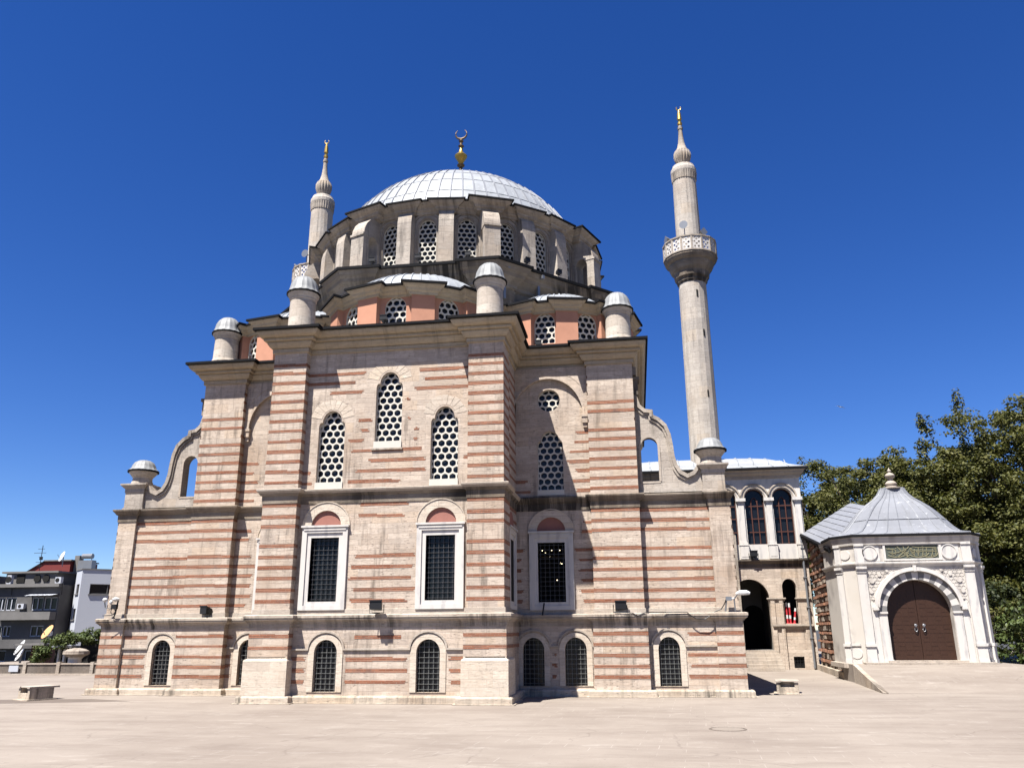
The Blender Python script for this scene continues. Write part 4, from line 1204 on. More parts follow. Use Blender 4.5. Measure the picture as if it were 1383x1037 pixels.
# pilasters at each corner, with base, dado cap and capital
def gpil(f2, s0, s1):
    m1 = MB()
    for (a, z0, z1) in ((.16, gz, gz+.22), (.13, gz+.22, 1.72), (.19, 1.72, 1.86), (.09, 1.86, 5.42), (.13, 5.42, 5.47), (.11, 5.47, 5.55), (.17, 5.55, 5.62), (.21, 5.62, 5.74), (.09, 5.96, 6.80), (.14, 6.80, 6.92)):
        m1.rbox(f2, s0-a*.25, s1+a*.25, -.02, a, z0, z1)
    GB(m1, 'pilaster', 'marble')
for sg in (-1, 1):
    c0, c1 = sorted((gx+sg*2.87, gx+sg*2.45))
    gpil(fr, c0, c1)
    f2 = Fr(GP[1], GP[2], 0.) if sg < 0 else Fr(GP[3], GP[4], 0.)
    gpil(f2, (.02 if sg < 0 else f2.L-.37), (.35 if sg < 0 else f2.L-.02))
    # low plinth panel with oval on the slanting face
    m1 = MB(); m1.rbox(f2, .3, f2.L-.3, -.02, .05, 1.75, 1.86); m1.rbox(f2, .3, f2.L-.3, -.02, .08, gz, gz+.2)
    m1.poly(f2, arc(f2.L/2, 1.38, .36, 0, 345, 23, .26), .03, -.02, back=False); m1.poly(f2, arc(f2.L/2, 6.38, .34, 0, 345, 23, .24), .04, -.02, back=False)
    GB(m1, 'side_panel', 'marble')
# frieze bands, cornice
mb = MB(); mb.sweep(GP, [(0, 5.72), (.06, 5.74), (.08, 5.80), (.16, 5.86), (.17, 5.93), (0, 5.97)]); GB(mb, 'architrave', 'marble')
mb = MB(); mb.sweep(GP, [(0, 6.84), (.1, 6.86), (.12, 6.98), (.13, 7.0), (.17, 7.12), (.18, 7.2), (.21, 7.28)]); GB(mb, 'cornice', 'greymarble')
# marble skin around the door: plain jambs, ring of alternating voussoirs, moulded hood
mb = MB(); cx = gx-.03
for sg in (-1, 1):
    mb = MB(); a, b = sorted((cx+sg*1.62, cx+sg*2.02)); mb.rbox(fr, a, b, -.02, .05, gz, 3.42)
    mb.rbox(fr, a-.04, b+.04, -.02, .09, gz, gz+.22); mb.rbox(fr, a-.03, b+.03, -.02, .11, 3.34, 3.44)
    a, b = sorted((cx+sg*2.06, cx+sg*2.36)); mb.rbox(fr, a, b, -.02, .03, gz, 3.9)
    GB(mb, 'door_jamb', 'marble')
mb = MB(); nv = 19
for i in range(nv):
    a0, a1 = 180*i/nv, 180*(i+1)/nv
    mb.poly(fr, arc(cx, 3.44, 1.60, a0, a1, 2)+arc(cx, 3.44, 1.98, a1, a0, 2), .05+.004*(i % 2), -.3, mi=i % 2, back=False)
GB(mb, 'voussoir_ring', ['greyband', 'marble'])
mb = MB(); mb.strip(fr, [(cx-2.22, 3.62)]+arc(cx, 3.6, 2.1, 176, 4, 28, 2.0)+[(cx+2.22, 3.62)], .15, .17, -.02); mb.strip(fr, arc(cx, 3.6, 1.99, 178, 2, 28, 1.9), .05, .22, -.02)
mb.rbox(fr, cx-.07, cx+.07, .1, .24, 5.45, 5.76)
for sg in (-1, 1): mb.rbox(fr, *sorted((cx+sg*2.02, cx+sg*2.3)), -.02, .2, 3.52, 3.66)
GB(mb, 'hood_moulding', 'marble')
# carved spandrels: hexagon strapwork and bosses
for sg in (-1, 1):
    mb = MB()
    for i in range(8):
        for j in range(12):
            hx_, hz_ = cx+sg*(1.0+.22*i+.11*(j % 2)), 3.95+.165*j
            if ((hx_-cx)/2.22)**2+((hz_-3.6)/2.12)**2 < 1.03 or abs(hx_-cx) > 2.36 or hz_ > 5.62: continue
            h6 = [(hx_+.115*math.cos(R(60*k)), hz_+.10*math.sin(R(60*k))) for k in range(6)]
            mb.strip(fr, h6, .02, .014, -.01, closed=True)
    for (x_, z_, q) in ((1.75, 5.3, .09), (2.15, 5.0, .13), (2.25, 4.45, .1), (2.2, 4.1, .07), (1.35, 5.5, .07)):
        mb.poly(fr, circ(cx+sg*x_, z_, q, 12), .05, -.01, back=False)
    GB(mb, 'carved_spandrel', 'greymarble')
# inscription plate and roundels
mb = MB(); mb.poly(fr, [(13.02, 6.02), (15.92, 6.02), (15.92, 6.88), (13.02, 6.88)], .07, -.02, [[(13.13, 6.11), (15.81, 6.11), (15.81, 6.81), (13.13, 6.81)]], back=False); pf = GB(mb, 'plate_frame', 'marble')
mb = MB(); mb.quad(fr(13.1, 6.08, .02), fr(15.85, 6.08, .02), fr(15.85, 6.84, .02), fr(13.1, 6.84, .02)); pl_ = GB(mb, 'inscription_plate', 'plate', pf)
mb = MB(); rr2 = random.Random(12)
def ink(pts, wd=.03): mb.strip(fr, pts, wd, .045, .015)
def bez(p, n=8):
    o = []
    for i in range(n+1):
        t_ = i/n; q = [Vector((a, b)) for a, b in p]
        while len(q) > 1: q = [q[k]*(1-t_)+q[k+1]*t_ for k in range(len(q)-1)]
        o.append((q[0].x, q[0].y))
    return o
# flowing two-line calligraphy: long swept bowls, crossing uprights, loops and dots
for (p, w_) in (([(13.25, 6.3), (13.6, 6.12), (14.1, 6.2), (14.3, 6.42)], .035), ([(13.3, 6.46), (13.5, 6.3), (13.9, 6.5), (14.25, 6.62)], .03), ([(13.75, 6.75), (13.9, 6.55), (14.1, 6.3), (14.3, 6.18)], .035), ([(14.35, 6.76), (14.2, 6.55), (13.95, 6.35), (13.7, 6.2)], .035), ([(14.05, 6.77), (14.1, 6.5), (14.2, 6.4), (14.28, 6.16)], .03), ([(14.3, 6.3), (14.7, 6.12), (15.1, 6.15), (15.3, 6.38)], .035), ([(14.4, 6.55), (14.8, 6.46), (15.2, 6.52), (15.7, 6.46)], .03), ([(14.5, 6.72), (14.9, 6.64), (15.2, 6.7), (15.6, 6.66)], .028), ([(15.1, 6.2), (15.4, 6.14), (15.75, 6.2), (15.72, 6.4)], .035), ([(13.2, 6.65), (13.35, 6.55), (13.5, 6.66), (13.62, 6.56)], .028)): ink(bez(p), w_)
for x_ in (13.45, 13.62, 14.55, 14.75, 14.98, 15.15, 15.45, 15.62): ink([(x_, 6.25+.12*rr2.random()), (x_+.03, 6.45), (x_+.05, 6.55+.15*rr2.random())], .024)
for i in range(9):
    x_, z_ = 14.35+1.3*rr2.random(), 6.24+.4*rr2.random(); ink(arc(x_, z_, .05, 0, 300, 7), .022)
for i in range(16):
    x_, z_ = 13.25+2.4*rr2.random(), 6.17+.58*rr2.random(); ink([(x_, z_), (x_+.035, z_+.03)], .035)
GB(mb, 'calligraphy', 'gilt', pl_)
for x_ in (12.33, 16.27):
    mb = MB(); mb.poly(fr, [(x_-.5, 6.0), (x_+.5, 6.0), (x_+.5, 6.86), (x_-.5, 6.86)], .025, -.02, back=False); mb.poly(fr, circ(x_, 6.45, .33), .06, 0, back=False); mb.strip(fr, circ(x_, 6.45, .36), .05, .09, 0, closed=True)
    GB(mb, 'roundel', 'marble')
# door leaves with small panels
for sg in (-1, 1):
    xa, xb = (cx-1.6, cx-.012) if sg < 0 else (cx+.012, cx+1.6)
    lp = [(xa, gz+.1), (xb, gz+.1)]+([(xb, 5.0)]+arc(cx, 3.42, 1.6, 90.5, 180, 14) if sg < 0 else arc(cx, 3.42, 1.6, 0, 89.5, 14)+[(xa, 5.0)])
    mb = MB(); mb.poly(fr, lp, -.42, -.5)
    for i in range(4):
        for j in range(9):
            w_ = (xb-xa-.16)/4; z0 = gz+.22+j*.42; x0 = xa+.08+i*w_
            if max(((x0-cx)/1.6)**2, ((x0+w_-cx)/1.6)**2)+(max(0, z0+.42-3.42)/1.6)**2 > .97: continue
            if (i+j) % 2: mb.rbox(fr, x0+.02, x0+w_-.02, -.44, -.412, z0+.02, z0+.40)
            else: mb.rbox(fr, x0+.02, x0+w_-.02, -.44, -.412, z0+.02, z0+.2); mb.rbox(fr, x0+.02, x0+w_-.02, -.44, -.412, z0+.23, z0+.40)
    lf = GB(mb, 'door_leaf', 'wood')
    mb = MB(); hx_ = cx+sg*.2; p = Vector(fr(hx_, 2.75, -.38)); mb.tube([p+Vector((0, -.02, 0)), p+Vector((0, -.1, 0)), p+Vector((0, -.13, 0))], [.03, .08, .05], 10)
    p = Vector(fr(hx_, 2.55, -.36)); mb.tube([p+Vector((.07*math.cos(t_), -.03, .1*math.sin(t_))) for t_ in np.linspace(0, 2*PI, 13)], .016, 5)
    GB(mb, 'knob', 'steel', lf)
mb = MB(); mb.box(gx-3.1, gx+3.1, gy-.5, gy+.6, gz-.1, gz+.10); mb.box(gx-1.9, gx+1.9, gy-.22, gy+.6, gz+.10, gz+.18); mb.sweep(GP, [(.0, gz-.2), (.25, gz-.2), (.25, gz+.02), (0, gz+.03)])
GB(mb, 'doorstep', 'ledge')
# ogee roof on eight sides
mb = MB()
RP = [GP[1], GP[2], GP[3], GP[4], (gx+3.62, gy+2.9), (gx+2.87, gy+3.9), (gx-2.87, gy+3.9), (gx-3.62, gy+2.9)]
mb.sweep(RP, [(.18, 7.26), (.27, 7.27), (.27, 7.38), (.25, 7.40)], closed=True, mi=1)
ctr = (gx+.05, gy+1.95)
po = offpath(RP, .25, True)
pf_ = [(1., 7.4), (.88, 7.47), (.77, 7.62), (.70, 7.86), (.615, 8.25), (.53, 8.65), (.44, 9.0), (.35, 9.28), (.27, 9.5), (.205, 9.76), (.165, 10.02), (.155, 10.14)]
vs = [((ctr[0]+(p[0]-ctr[0])*f), (ctr[1]+(p[1]-ctr[1])*f), z) for f, z in pf_ for p in po]
mb.add(vs, [(j*8+i, j*8+(i+1) % 8, (j+1)*8+(i+1) % 8, (j+1)*8+i) for j in range(len(pf_)-1) for i in range(8)]+[tuple((len(pf_)-1)*8+i for i in range(8))], 0)
for i in range(8):
    mb.tube([tuple(vs[j*8+i]) for j in range(len(pf_))], .045, 5, 0)
    p, q = po[i], po[(i+1) % 8]; L_ = math.hypot(q[0]-p[0], q[1]-p[1]); kk = max(1, int(L_/.8))
    for t_ in range(1, kk):
        e = (p[0]+(q[0]-p[0])*t_/kk, p[1]+(q[1]-p[1])*t_/kk)
        mb.tube([((ctr[0]+(e[0]-ctr[0])*f), (ctr[1]+(e[1]-ctr[1])*f), z+.005) for f, z in pf_[:-1]], .022, 4, 0)
mb.tube([tuple(Vector(vs[4*8+i])+Vector((0, -.01, .01))) for i in (0, 1, 2, 3, 4)], .03, 4, 0)
GB(mb, 'roof', ['leadgrey', 'leadedge'])
mb = MB(); c_ = (ctr[0], ctr[1], 10.12)
mb.lathe(c_, [(r_*.72, z_*.62) for r_, z_ in [(.72, -.03), (.72, .07), (.52, .12), (.36, .2), (.42, .32), (.44, .45), (.33, .62), (.2, .72), (.17, .85), (.36, 1.05), (.38, 1.2), (.26, 1.36), (.12, 1.44), (.12, 1.52), (.17, 1.62), (.05, 1.78), (.01, 1.95)]], 20)
GB(mb, 'finial', 'old', smooth=40)

# ================================================================== TREES
def leaf_mesh(name, mat, parent, loc, clusters, nleaf, ls, seed):
    """clusters: (centre, (rx, ry, rz)); small bent leaf faces sprayed in flattened tufts"""
    q = np.random.default_rng(seed); P, Nn = [], []
    for c, r in clusters:
        k = max(6, int(nleaf*q.uniform(.6, 1.3)))
        d = q.normal(size=(k, 3)); d /= np.linalg.norm(d, axis=1)[:, None]+1e-9
        p = d*(q.random(k)**.45)[:, None]*np.array(r)+np.array(c)
        P.append(p); n = d*.7+q.normal(size=(k, 3))*.55+np.array([0, 0, .75]); Nn.append(n)
    P = np.concatenate(P); Nn = np.concatenate(Nn); Nn /= np.linalg.norm(Nn, axis=1)[:, None]
    a = np.cross(Nn, q.normal(size=Nn.shape)); a /= np.linalg.norm(a, axis=1)[:, None]; b = np.cross(Nn, a)
    L = (ls*q.uniform(.6, 1.25, len(P)))[:, None]
    v = np.stack([P-a*L*.5, P-b*L*.32+Nn*L*.06, P+a*L*.5, P+b*L*.32+Nn*L*.06], 1).reshape(-1, 3)-np.array(loc)
    f = np.arange(len(v)).reshape(-1, 4)
    me = bpy.data.meshes.new(name); me.from_pydata(v.tolist(), [], f.tolist()); me.materials.append(M[mat])
    o = bpy.data.objects.new(name, me); C.objects.link(o); WL[o] = Vector(loc)
    if parent is not None: o.parent = parent; o.location = Vector(loc)-WL[parent]
    else: o.location = loc
    return o
def blob(c, r, n, seed, size=(.7, 1.2), up=.15, zmin=-.75):
    """tuft centres over the outside of an uneven ellipsoid, with a few shoots standing proud"""
    q = random.Random(seed); out = []
    while len(out) < n:
        d = Vector((q.gauss(0, 1), q.gauss(0, 1), q.gauss(0, 1))).normalized()
        if d.z < zmin: continue
        lump = 1+.13*math.sin(5*d.x+seed)+.12*math.sin(6*d.y+2*d.z+seed*2)+.08*math.sin(11*d.z+7*d.x)
        f = (1-.45*q.random()**2.2)*lump
        s_ = q.uniform(*size)
        p = (c[0]+d.x*r[0]*f, c[1]+d.y*r[1]*f, c[2]+d.z*r[2]*f)
        if d.z > .25 and q.random() < up: out.append(((p[0], p[1], p[2]+s_*.7), (s_*.5, s_*.5, s_*1.25)))
        else: out.append((p, (s_*1.15, s_*1.15, s_*.55)))
    return out
def tree(x, y, blobs, mat, label, seed, ls=.36, nleaf=55, th=6, tr=.35):
    t = empty('tree', (x, y, 0), label, 'tree', 'trees behind the gate pavilion')
    cl = []
    for i, (c, r, n) in enumerate(blobs): cl += blob((x+c[0], y+c[1], c[2]), r, n, seed+i*13)
    leaf_mesh('crown', mat, t, (x, y, th), cl, nleaf, ls, seed)
    mb = MB(); mb.tube([(x, y, -.4), (x+.1, y, 2), (x-.1, y+.1, th)], [tr*1.35, tr, tr*.75], 10)
    q = random.Random(seed)
    for c, r in cl[::9]:
        k = Vector((x, y, th*q.uniform(.6, 1.2))); e = Vector(c); mid = k.lerp(e, .5)+Vector((0, 0, -.4))
        mb.tube([k, mid, e], [tr*.4, tr*.22, .04], 6)
    mb.build('trunk', 'bark', t, (x, y, 0))
    return t
tree(30.5, 68, [((0, 0, 14.2), (6.5, 5.5, 5.8), 190), ((5.5, 0, 13), (6.5, 5.5, 6.8), 150), ((-4.6, 0, 12.0), (4.6, 4.5, 4.8), 120), ((-1, -1.5, 8), (7.5, 4.5, 5.5), 190), ((-5.5, 0, 7.5), (4, 3.5, 4.5), 90), ((6, -1, 6), (7, 5, 5.5), 140), ((1, -3, 3), (8, 3.5, 3.8), 140)], 'leaf', 'tallest broad olive green tree rising above the right side of the gate pavilion', 5, .27, 200, 8, .5)
tree(20.5, 72, [((0, 0, 12.2), (3.4, 3.4, 4.8), 110), ((-1.5, 0, 8.6), (4.0, 3.5, 4.0), 100), ((2.8, 0, 10), (3.6, 3.5, 4.8), 100)], 'leaf', 'mid height tree with pointed shoots directly behind the gate pavilion finial', 31, .26, 175, 6)
tree(17.4, 78, [((0, 0, 11.8), (3.2, 3.0, 5.2), 110), ((1.5, 0, 7.5), (3.5, 3, 4.5), 80)], 'leaf', 'slim olive tree between the gallery roof and the gate pavilion finial', 57, .26, 175, 6)
tree(15.6, 88, [((0, 0, 11.6), (4.4, 3.5, 5.0), 120), ((1, -2, 8.5), (4.5, 3, 4.), 80)], 'leafdark', 'distant darker green tree showing just past the gallery cornice', 77, .3, 150, 6)
tree(40, 74, [((0, 0, 15), (7, 6, 6.6), 160), ((0, -2, 7), (8, 5, 6), 140)], 'leafdark', 'dark green tree at the far right behind the tallest tree', 91, .33, 160, 8, .5)
tree(27, 84, [((0, 0, 10), (9, 5, 8), 220), ((0, -3, 4), (9, 4, 4.5), 140)], 'leafdark', 'dark shaded tree filling the gap low behind the pavilion roof', 93, .38, 150, 6, .5)
tree(24.5, 76, [((0, 0, 9.5), (4, 4, 7), 150), ((1, -1, 4.5), (4, 3, 4.2), 90)], 'leafdark', 'dark dense tree low between the gate roof and the tallest tree', 111, .32, 150, 5, .4)
def shrub(x, y, r, mat, label, seed, n=40, ls=.3):
    t = empty('shrub', (x, y, 0), label, 'shrub', 'shrubs right of the gate pavilion')
    leaf_mesh('foliage', mat, t, (x, y, r[2]*.6), blob((x, y, r[2]*.75), r, n, seed, (.4, .8), .2, -.95), 60, ls, seed)
    mb = MB(); q = random.Random(seed)
    for k in range(5): mb.tube([(x, y, -.3), (x+q.uniform(-.4, .4)*r[0], y+q.uniform(-.3, .3), r[2]*.5), (x+q.uniform(-.7, .7)*r[0], y+q.uniform(-.4, .4), r[2]*1.1)], [.07, .05, .02], 5)
    mb.build('stem', 'bark', t, (x, y, 0))
shrub(23.6, 56, (1.9, 1.5, 2.2), 'vine', 'bright green rounded shrub at the right edge beside the pavilion', 14, 50, .26)
shrub(22.4, 59, (2.2, 1.6, 3.4), 'leafdark', 'tall dark green shrub behind the bright one at the right edge', 17, 60, .3)
shrub(27.5, 60, (3.2, 1.8, 3.6), 'leafdark', 'wide dark shrub low at the far right under the tallest tree', 19, 60, .32)

# ================================================================== SMALL THINGS ON THE MOSQUE
def floodlight(loc, label, k=1., rz=0.):
    t = empty('floodlight', loc, label, 'floodlight', 'black floodlights on the ledges')
    mb = MB()
    a = [(-.24, -.16, .16), (.24, -.16, .16), (.24, -.16, .5), (-.24, -.16, .5)]; b_ = [(-.17, .2, .12), (.17, .2, .12), (.17, .2, .38), (-.17, .2, .38)]
    P = lambda l: [(p[0]*k+loc[0], p[1]*k+loc[1], p[2]*k+loc[2]) for p in l]
    mb.add(P(a+b_), [(0, 1, 2, 3), (4, 7, 6, 5), (0, 4, 5, 1), (1, 5, 6, 2), (2, 6, 7, 3), (3, 7, 4, 0)])
    mb.box(loc[0]-.26*k, loc[0]+.26*k, loc[1]-.19*k, loc[1]-.15*k, loc[2]+.47*k, loc[2]+.52*k)
    t_ = mb.build('housing', 'black', t, loc)
    mb = MB(); l = [(-.29, 0, .34), (-.29, .02, .03), (.29, .02, .03), (.29, 0, .34)]; mb.tube(P(l), .022*k, 6); mb.tube(P([(0, .02, .0), (0, .02, .05)]), .12*k, 8)
    mb.box(loc[0]-.05*k, loc[0]+.05*k, loc[1]-.12*k, loc[1]+.08*k, loc[2], loc[2]+.05*k); mb.build('bracket', 'black', t, loc)
    t.rotation_euler.z = rz
    return t
fl = floodlight((-10.08, 31.72, 3.3), 'black floodlight on the ledge between the two lower bay windows', 1.)
dup(fl, (-.70, 35.62, 3.3), 'black floodlight on the ledge of the striped pilaster right of the open dark window', rz=R(12))
dup(fl, (-19.32, 35.62, 3.3), 'black floodlight on the ledge of the left pilaster, left of the bay', rz=R(-28))
floodlight((8.28, 59.72, 7.34), 'grey floodlight on the gallery string course below the tall windows', 1.1)
sp = None
for (x, y, z, lab, r_) in ((-10.13, 36.42, 20.66, 'small black spotlight on the octagon ledge below the middle drum window', 0), (-12.55, 36.42, 20.66, 'small black spotlight on the octagon ledge left of the middle drum window', 0), (-7.55, 36.5, 20.66, 'small black spotlight on the octagon ledge near the corner buttress', 0), (-4.71, 37.7, 20.66, 'small black spotlight on the right slanting octagon ledge, nearer one', .8), (-3.23, 39.4, 20.66, 'small black spotlight on the right slanting octagon ledge, farther one', .8), (-10.3, 31.75, 15.5, 'small black spotlight on the bay roof before the salmon half dome window', 0), (-4.0, 36.05, 15.5, 'small black spotlight before the right salmon half dome window', 0)):
    if sp is None:
        sp = floodlight((x, y, z), lab, .62); sp['group'] = 'small spotlights around the domes'; sp['category'] = 'spotlight'; sp.name = 'spotlight'
    else: dup(sp, (x, y, z), lab, rz=r_)
# lamp bracket at the left corner
L0 = (-23.75, 35.5, 3.3)
t = empty('lamp_bracket', L0, 'black iron bracket with white lamp heads on the left corner ledge', 'lamp')
mb = MB()
mb.tube([(L0[0], L0[1]+.05, 3.3), (L0[0], L0[1], 3.36), (L0[0]+.05, L0[1], 3.5), (L0[0]+.12, L0[1], 4.1)], .035, 6)
mb.tube([(L0[0]+.08, L0[1], 3.8), (L0[0]-.2, L0[1], 3.72), (L0[0]-.45, L0[1]-.05, 3.78), (L0[0]-.52, L0[1]-.05, 4.05)], .022, 6)
mb.tube([(L0[0]+.1, L0[1], 3.55), (L0[0]-.1, L0[1], 3.45), (L0[0]-.5, L0[1]-.1, 3.42)], .016, 5); mb.tube(arc(0, 0, .12, 0, 330, 10) and [(L0[0]-.08+.1*math.cos(a), L0[1], 3.62+.14*math.sin(a)) for a in np.linspace(0, 6, 12)], .018, 5)
mb.box(L0[0]-.16, L0[0]+.1, L0[1]-.08, L0[1]+.08, 3.72, 3.92); mb.build('bracket', 'black', t, L0)
for (x, z, r_) in ((-.52, 4.12, .10), (.03, 4.14, .15), (-.2, 4.02, .07)):
    mb = MB(); mb.lathe((L0[0]+x, L0[1]-.05, z), [(.03, -.1), (r_, -.03), (r_*1.1, .02), (r_*.8, .07), (.02, .1)], 12); mb.build('lamp_head', 'white', t, L0)
# lamp arm and cable at the right corner
t = empty('wall_lamp', (3.75, 35.7, 3.3), 'small white street lamp head on an arm at the right corner of the mosque', 'lamp')
mb = MB(); mb.tube([(3.62, 35.75, 3.34), (3.7, 35.7, 3.82), (4.0, 35.66, 3.84), (4.15, 35.6, 4.0)], .035, 6); mb.tube([(4.0, 35.68, 3.82), (4.02, 35.75, 3.34)], .03, 6); mb.box(3.66, 3.9, 35.6, 35.72, 3.76, 3.92); mb.build('arm', 'steel', t, (3.75, 35.7, 3.3))
mb = MB(); mb.tube([(4.1, 35.6, 4.02), (4.25, 35.5, 4.06), (4.5, 35.4, 4.06), (4.62, 35.38, 4.03)], [.06, .11, .1, .05], 10); mb.build('lamp_head', 'white', t, (3.75, 35.7, 3.3))
mb = MB()
mb.tube([(-.95, 35.42, 3.34), (-.2, 35.42, 3.30), (0, 35.42, 3.2), (.35, 35.43, 3.33), (1.2, 35.75, 3.32), (2.05, 35.76, 3.32), (2.2, 35.74, 3.18), (2.4, 35.73, 3.06), (2.75, 35.73, 3.03), (2.95, 35.74, 3.14), (3.2, 35.76, 3.33), (3.45, 35.72, 3.42), (3.58, 35.7, 3.6), (3.68, 35.68, 3.82)], .022, 6)
tag(mb.build('cable', 'black', None, (0, 35.7, 3.3)), 'loose black cable drooping along the ledge right of the bay', 'cable')
mb = MB(); mb.tube([(-3.95, 35.92, 3.75), (-3.97, 35.75, 3.5), (-4.0, 35.7, 3.25)], .035, 6)
tag(mb.build('cable', 'black', None, (-4, 35.9, 3.3)), 'short black cable hanging out of the dark open window', 'cable')
# chandelier bulbs burning inside the dark right-hand window
t = empty('chandelier', (-3.6, 37.5, 6.2), 'lit chandelier bulbs glimpsed inside the dark window right of the bay', 'chandelier')
mb = MB(); mb.tube([(-3.6+.75*math.cos(a), 37.6+.3*math.sin(a), 5.85) for a in np.linspace(0, 2*PI, 17)], .012, 5); mb.tube([(-3.6, 37.6, 7.2), (-3.6, 37.6, 5.85)], .012, 5); mb.build('ring', 'bronze', t, (-3.6, 37.5, 6.2))
rq = random.Random(4)
for (x, z) in ((-4.15, 6.12), (-4.02, 6.02), (-3.82, 5.85), (-3.72, 6.13), (-3.35, 6.12), (-3.33, 5.55), (-3.27, 5.52), (-3.5, 4.8)):
    mb = MB(); mb.lathe((x, 37.4, z), [(.005, -.024), (.024, 0), (.005, .024)], 8); mb.build('bulb', 'bulb', t, (x, 37.4, z))
# ================================================================== FORECOURT
def stone_bench(loc, rz, label):
    t = empty('stone_bench', loc, label, 'bench', 'carved stone blocks on the forecourt')
    x, y, z = loc
    mb = MB(); mb.box(x-.68, x+.68, y-.78, y+.72, z, z+.045); mb.build('base_slab', 'base', t, loc)
    mb = MB(); mb.box(x-.52, x+.52, y-.6, y+.6, z+.045, z+.30); mb.box(x-.52, x-.34, y-.6, y+.6, z+.30, z+.50); mb.box(x+.34, x+.52, y-.6, y+.6, z+.30, z+.50); mb.box(x-.34, x+.34, y-.28, y+.6, z+.30, z+.50); mb.build('block', 'base', t, loc)
    mb = MB(); mb.box(x-.56, x+.56, y-.32, y+.86, z+.50, z+.57); mb.box(x-.56, x-.32, y-.66, y-.32, z+.50, z+.57); mb.box(x+.32, x+.56, y-.66, y-.32, z+.50, z+.57); mb.box(x-.32, x+.32, y-.62, y-.32, z+.53, z+.57); mb.build('top_slab', 'ledge', t, loc)
    t.rotation_euler.z = rz; t.scale = (.84, .84, .95)
stone_bench((-25.25, 33.1, .0), R(-24), 'low square stone block bench alone on the paving at the left')
stone_bench((6.15, 37.95, .0), R(-8), 'low notched stone block bench by the right corner of the mosque')
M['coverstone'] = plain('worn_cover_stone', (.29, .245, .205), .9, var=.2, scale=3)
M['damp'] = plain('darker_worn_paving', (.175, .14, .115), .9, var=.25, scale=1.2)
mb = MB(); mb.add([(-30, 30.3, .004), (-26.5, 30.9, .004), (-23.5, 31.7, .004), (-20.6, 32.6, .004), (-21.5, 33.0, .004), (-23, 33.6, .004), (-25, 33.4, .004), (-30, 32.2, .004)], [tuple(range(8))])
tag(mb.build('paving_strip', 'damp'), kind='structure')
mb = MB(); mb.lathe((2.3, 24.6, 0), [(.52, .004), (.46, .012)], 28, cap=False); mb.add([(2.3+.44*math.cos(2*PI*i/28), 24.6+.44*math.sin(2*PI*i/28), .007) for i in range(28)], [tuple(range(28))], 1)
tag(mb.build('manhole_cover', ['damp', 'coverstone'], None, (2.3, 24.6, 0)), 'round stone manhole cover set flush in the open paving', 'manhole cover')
# boundary parapet, left
t = empty('parapet_wall', (-40, 53, 0), 'low brown parapet of stone slabs between short posts at the left', 'wall')
M['slab'] = stone('brown_parapet_slab', (.22, .185, .155), var=.25, stain=.7, stain_col=(.05, .045, .04), bw=1.2, rh=.9, streak_lo=.45)
mb = MB(); mb.box(-64, -22, 52.94, 53.1, .1, .68); mb.build('panel', 'slab', t, (-40, 53, 0))
mb = MB(); mb.box(-64, -22, 52.88, 53.16, .68, .76); mb.box(-64, -22, 52.8, 53.2, 0, .1); mb.build('rail', 'ledge', t, (-40, 53, 0))
for i in range(17):
    x = -64+2.5*i; mb = MB(); mb.box(x-.12, x+.12, 52.84, 53.2, 0, .84); mb.build('post', 'old', t, (-40, 53, 0))
mb = MB(); mb.box(-42.6, -41.9, 52.78, 52.84, .22, .62); mb.build('plaque', 'whitewall', t, (-40, 53, 0))
# ================================================================== BEHIND THE PARAPET
def dish(loc, r_, mat, az, el, label, base):
    t = empty('satellite_dish', (loc[0], loc[1], base), label, 'satellite dish', 'satellite dishes left of the mosque')
    d = Vector((math.cos(el)*math.cos(az), math.cos(el)*math.sin(az), math.sin(el))); p = Vector(loc)
    mb = MB(); pts = [p+d*(.16*r_*2*(k/5)**2) for k in range(6)]; mb.tube(pts, [max(.02, r_*k/5) for k in range(6)], 18); mb.build('reflector', mat, t, (loc[0], loc[1], base))
    mb = MB(); mb.tube([p+Vector((0, 0, -r_)), p+d*r_*1.0+Vector((0, 0, -.1)), p+d*r_*1.15], .03, 5); mb.tube([(p.x, p.y, base), tuple(p-d*.02)], .05, 6); mb.build('arm', 'steel', t, (loc[0], loc[1], base))
dish((-47.6, 60, 1.6), .62, 'white', R(-130), .5, 'white satellite dish over the parapet, upper of two side by side', -.35)
dish((-46.9, 59.2, 1.1), .5, 'white', R(-130), .5, 'smaller white satellite dish just below another over the parapet', -.35)
dish((-46.2, 61, 2.75), .6, 'orange', R(-120), .55, 'faded orange satellite dish above the vine', -.35)
dish((-66.0, 87.6, 11.3), .62, 'white', R(-125), .35, 'large white satellite dish on the dark red rooftop', 10.2)
# shed with vine
t = empty('garden_shed', (-39.5, 56.5, -.35), 'dark timber shed with pale door frames under a green vine', 'shed')
mb = MB(); mb.box(-40.2, -36.5, 56.6, 59, -.35, 2.2); mb.box(-42.6, -40.2, 57.2, 59, -.35, 1.75); mb.build('wall', 'dark', t, (-39.5, 56.5, -.35))
mb = MB(); mb.box(-42.3, -40.7, 56.3, 57.3, 1.72, 1.84)
for x in (-42.1, -41.65, -41.2, -40.85): mb.box(x-.07, x+.07, 56.9, 57.15, -.35, 1.72)
mb.build('door_frame', 'white', t, (-39.5, 56.5, -.35))
mb = MB(); mb.box(-47, -44.6, 58.5, 60.6, 1.85, 1.97); mb.box(-46.6, -44.8, 59.8, 60.4, -.35, 1.85, 1); mb.build('roof', ['greylight', 'redwood'], t, (-39.5, 56.5, -.35))
v = empty('vine', (-41, 56.3, -.35), 'leafy bright green vine trained over the dark shed beside the mosque', 'vine')
cl = []; q = random.Random(8)
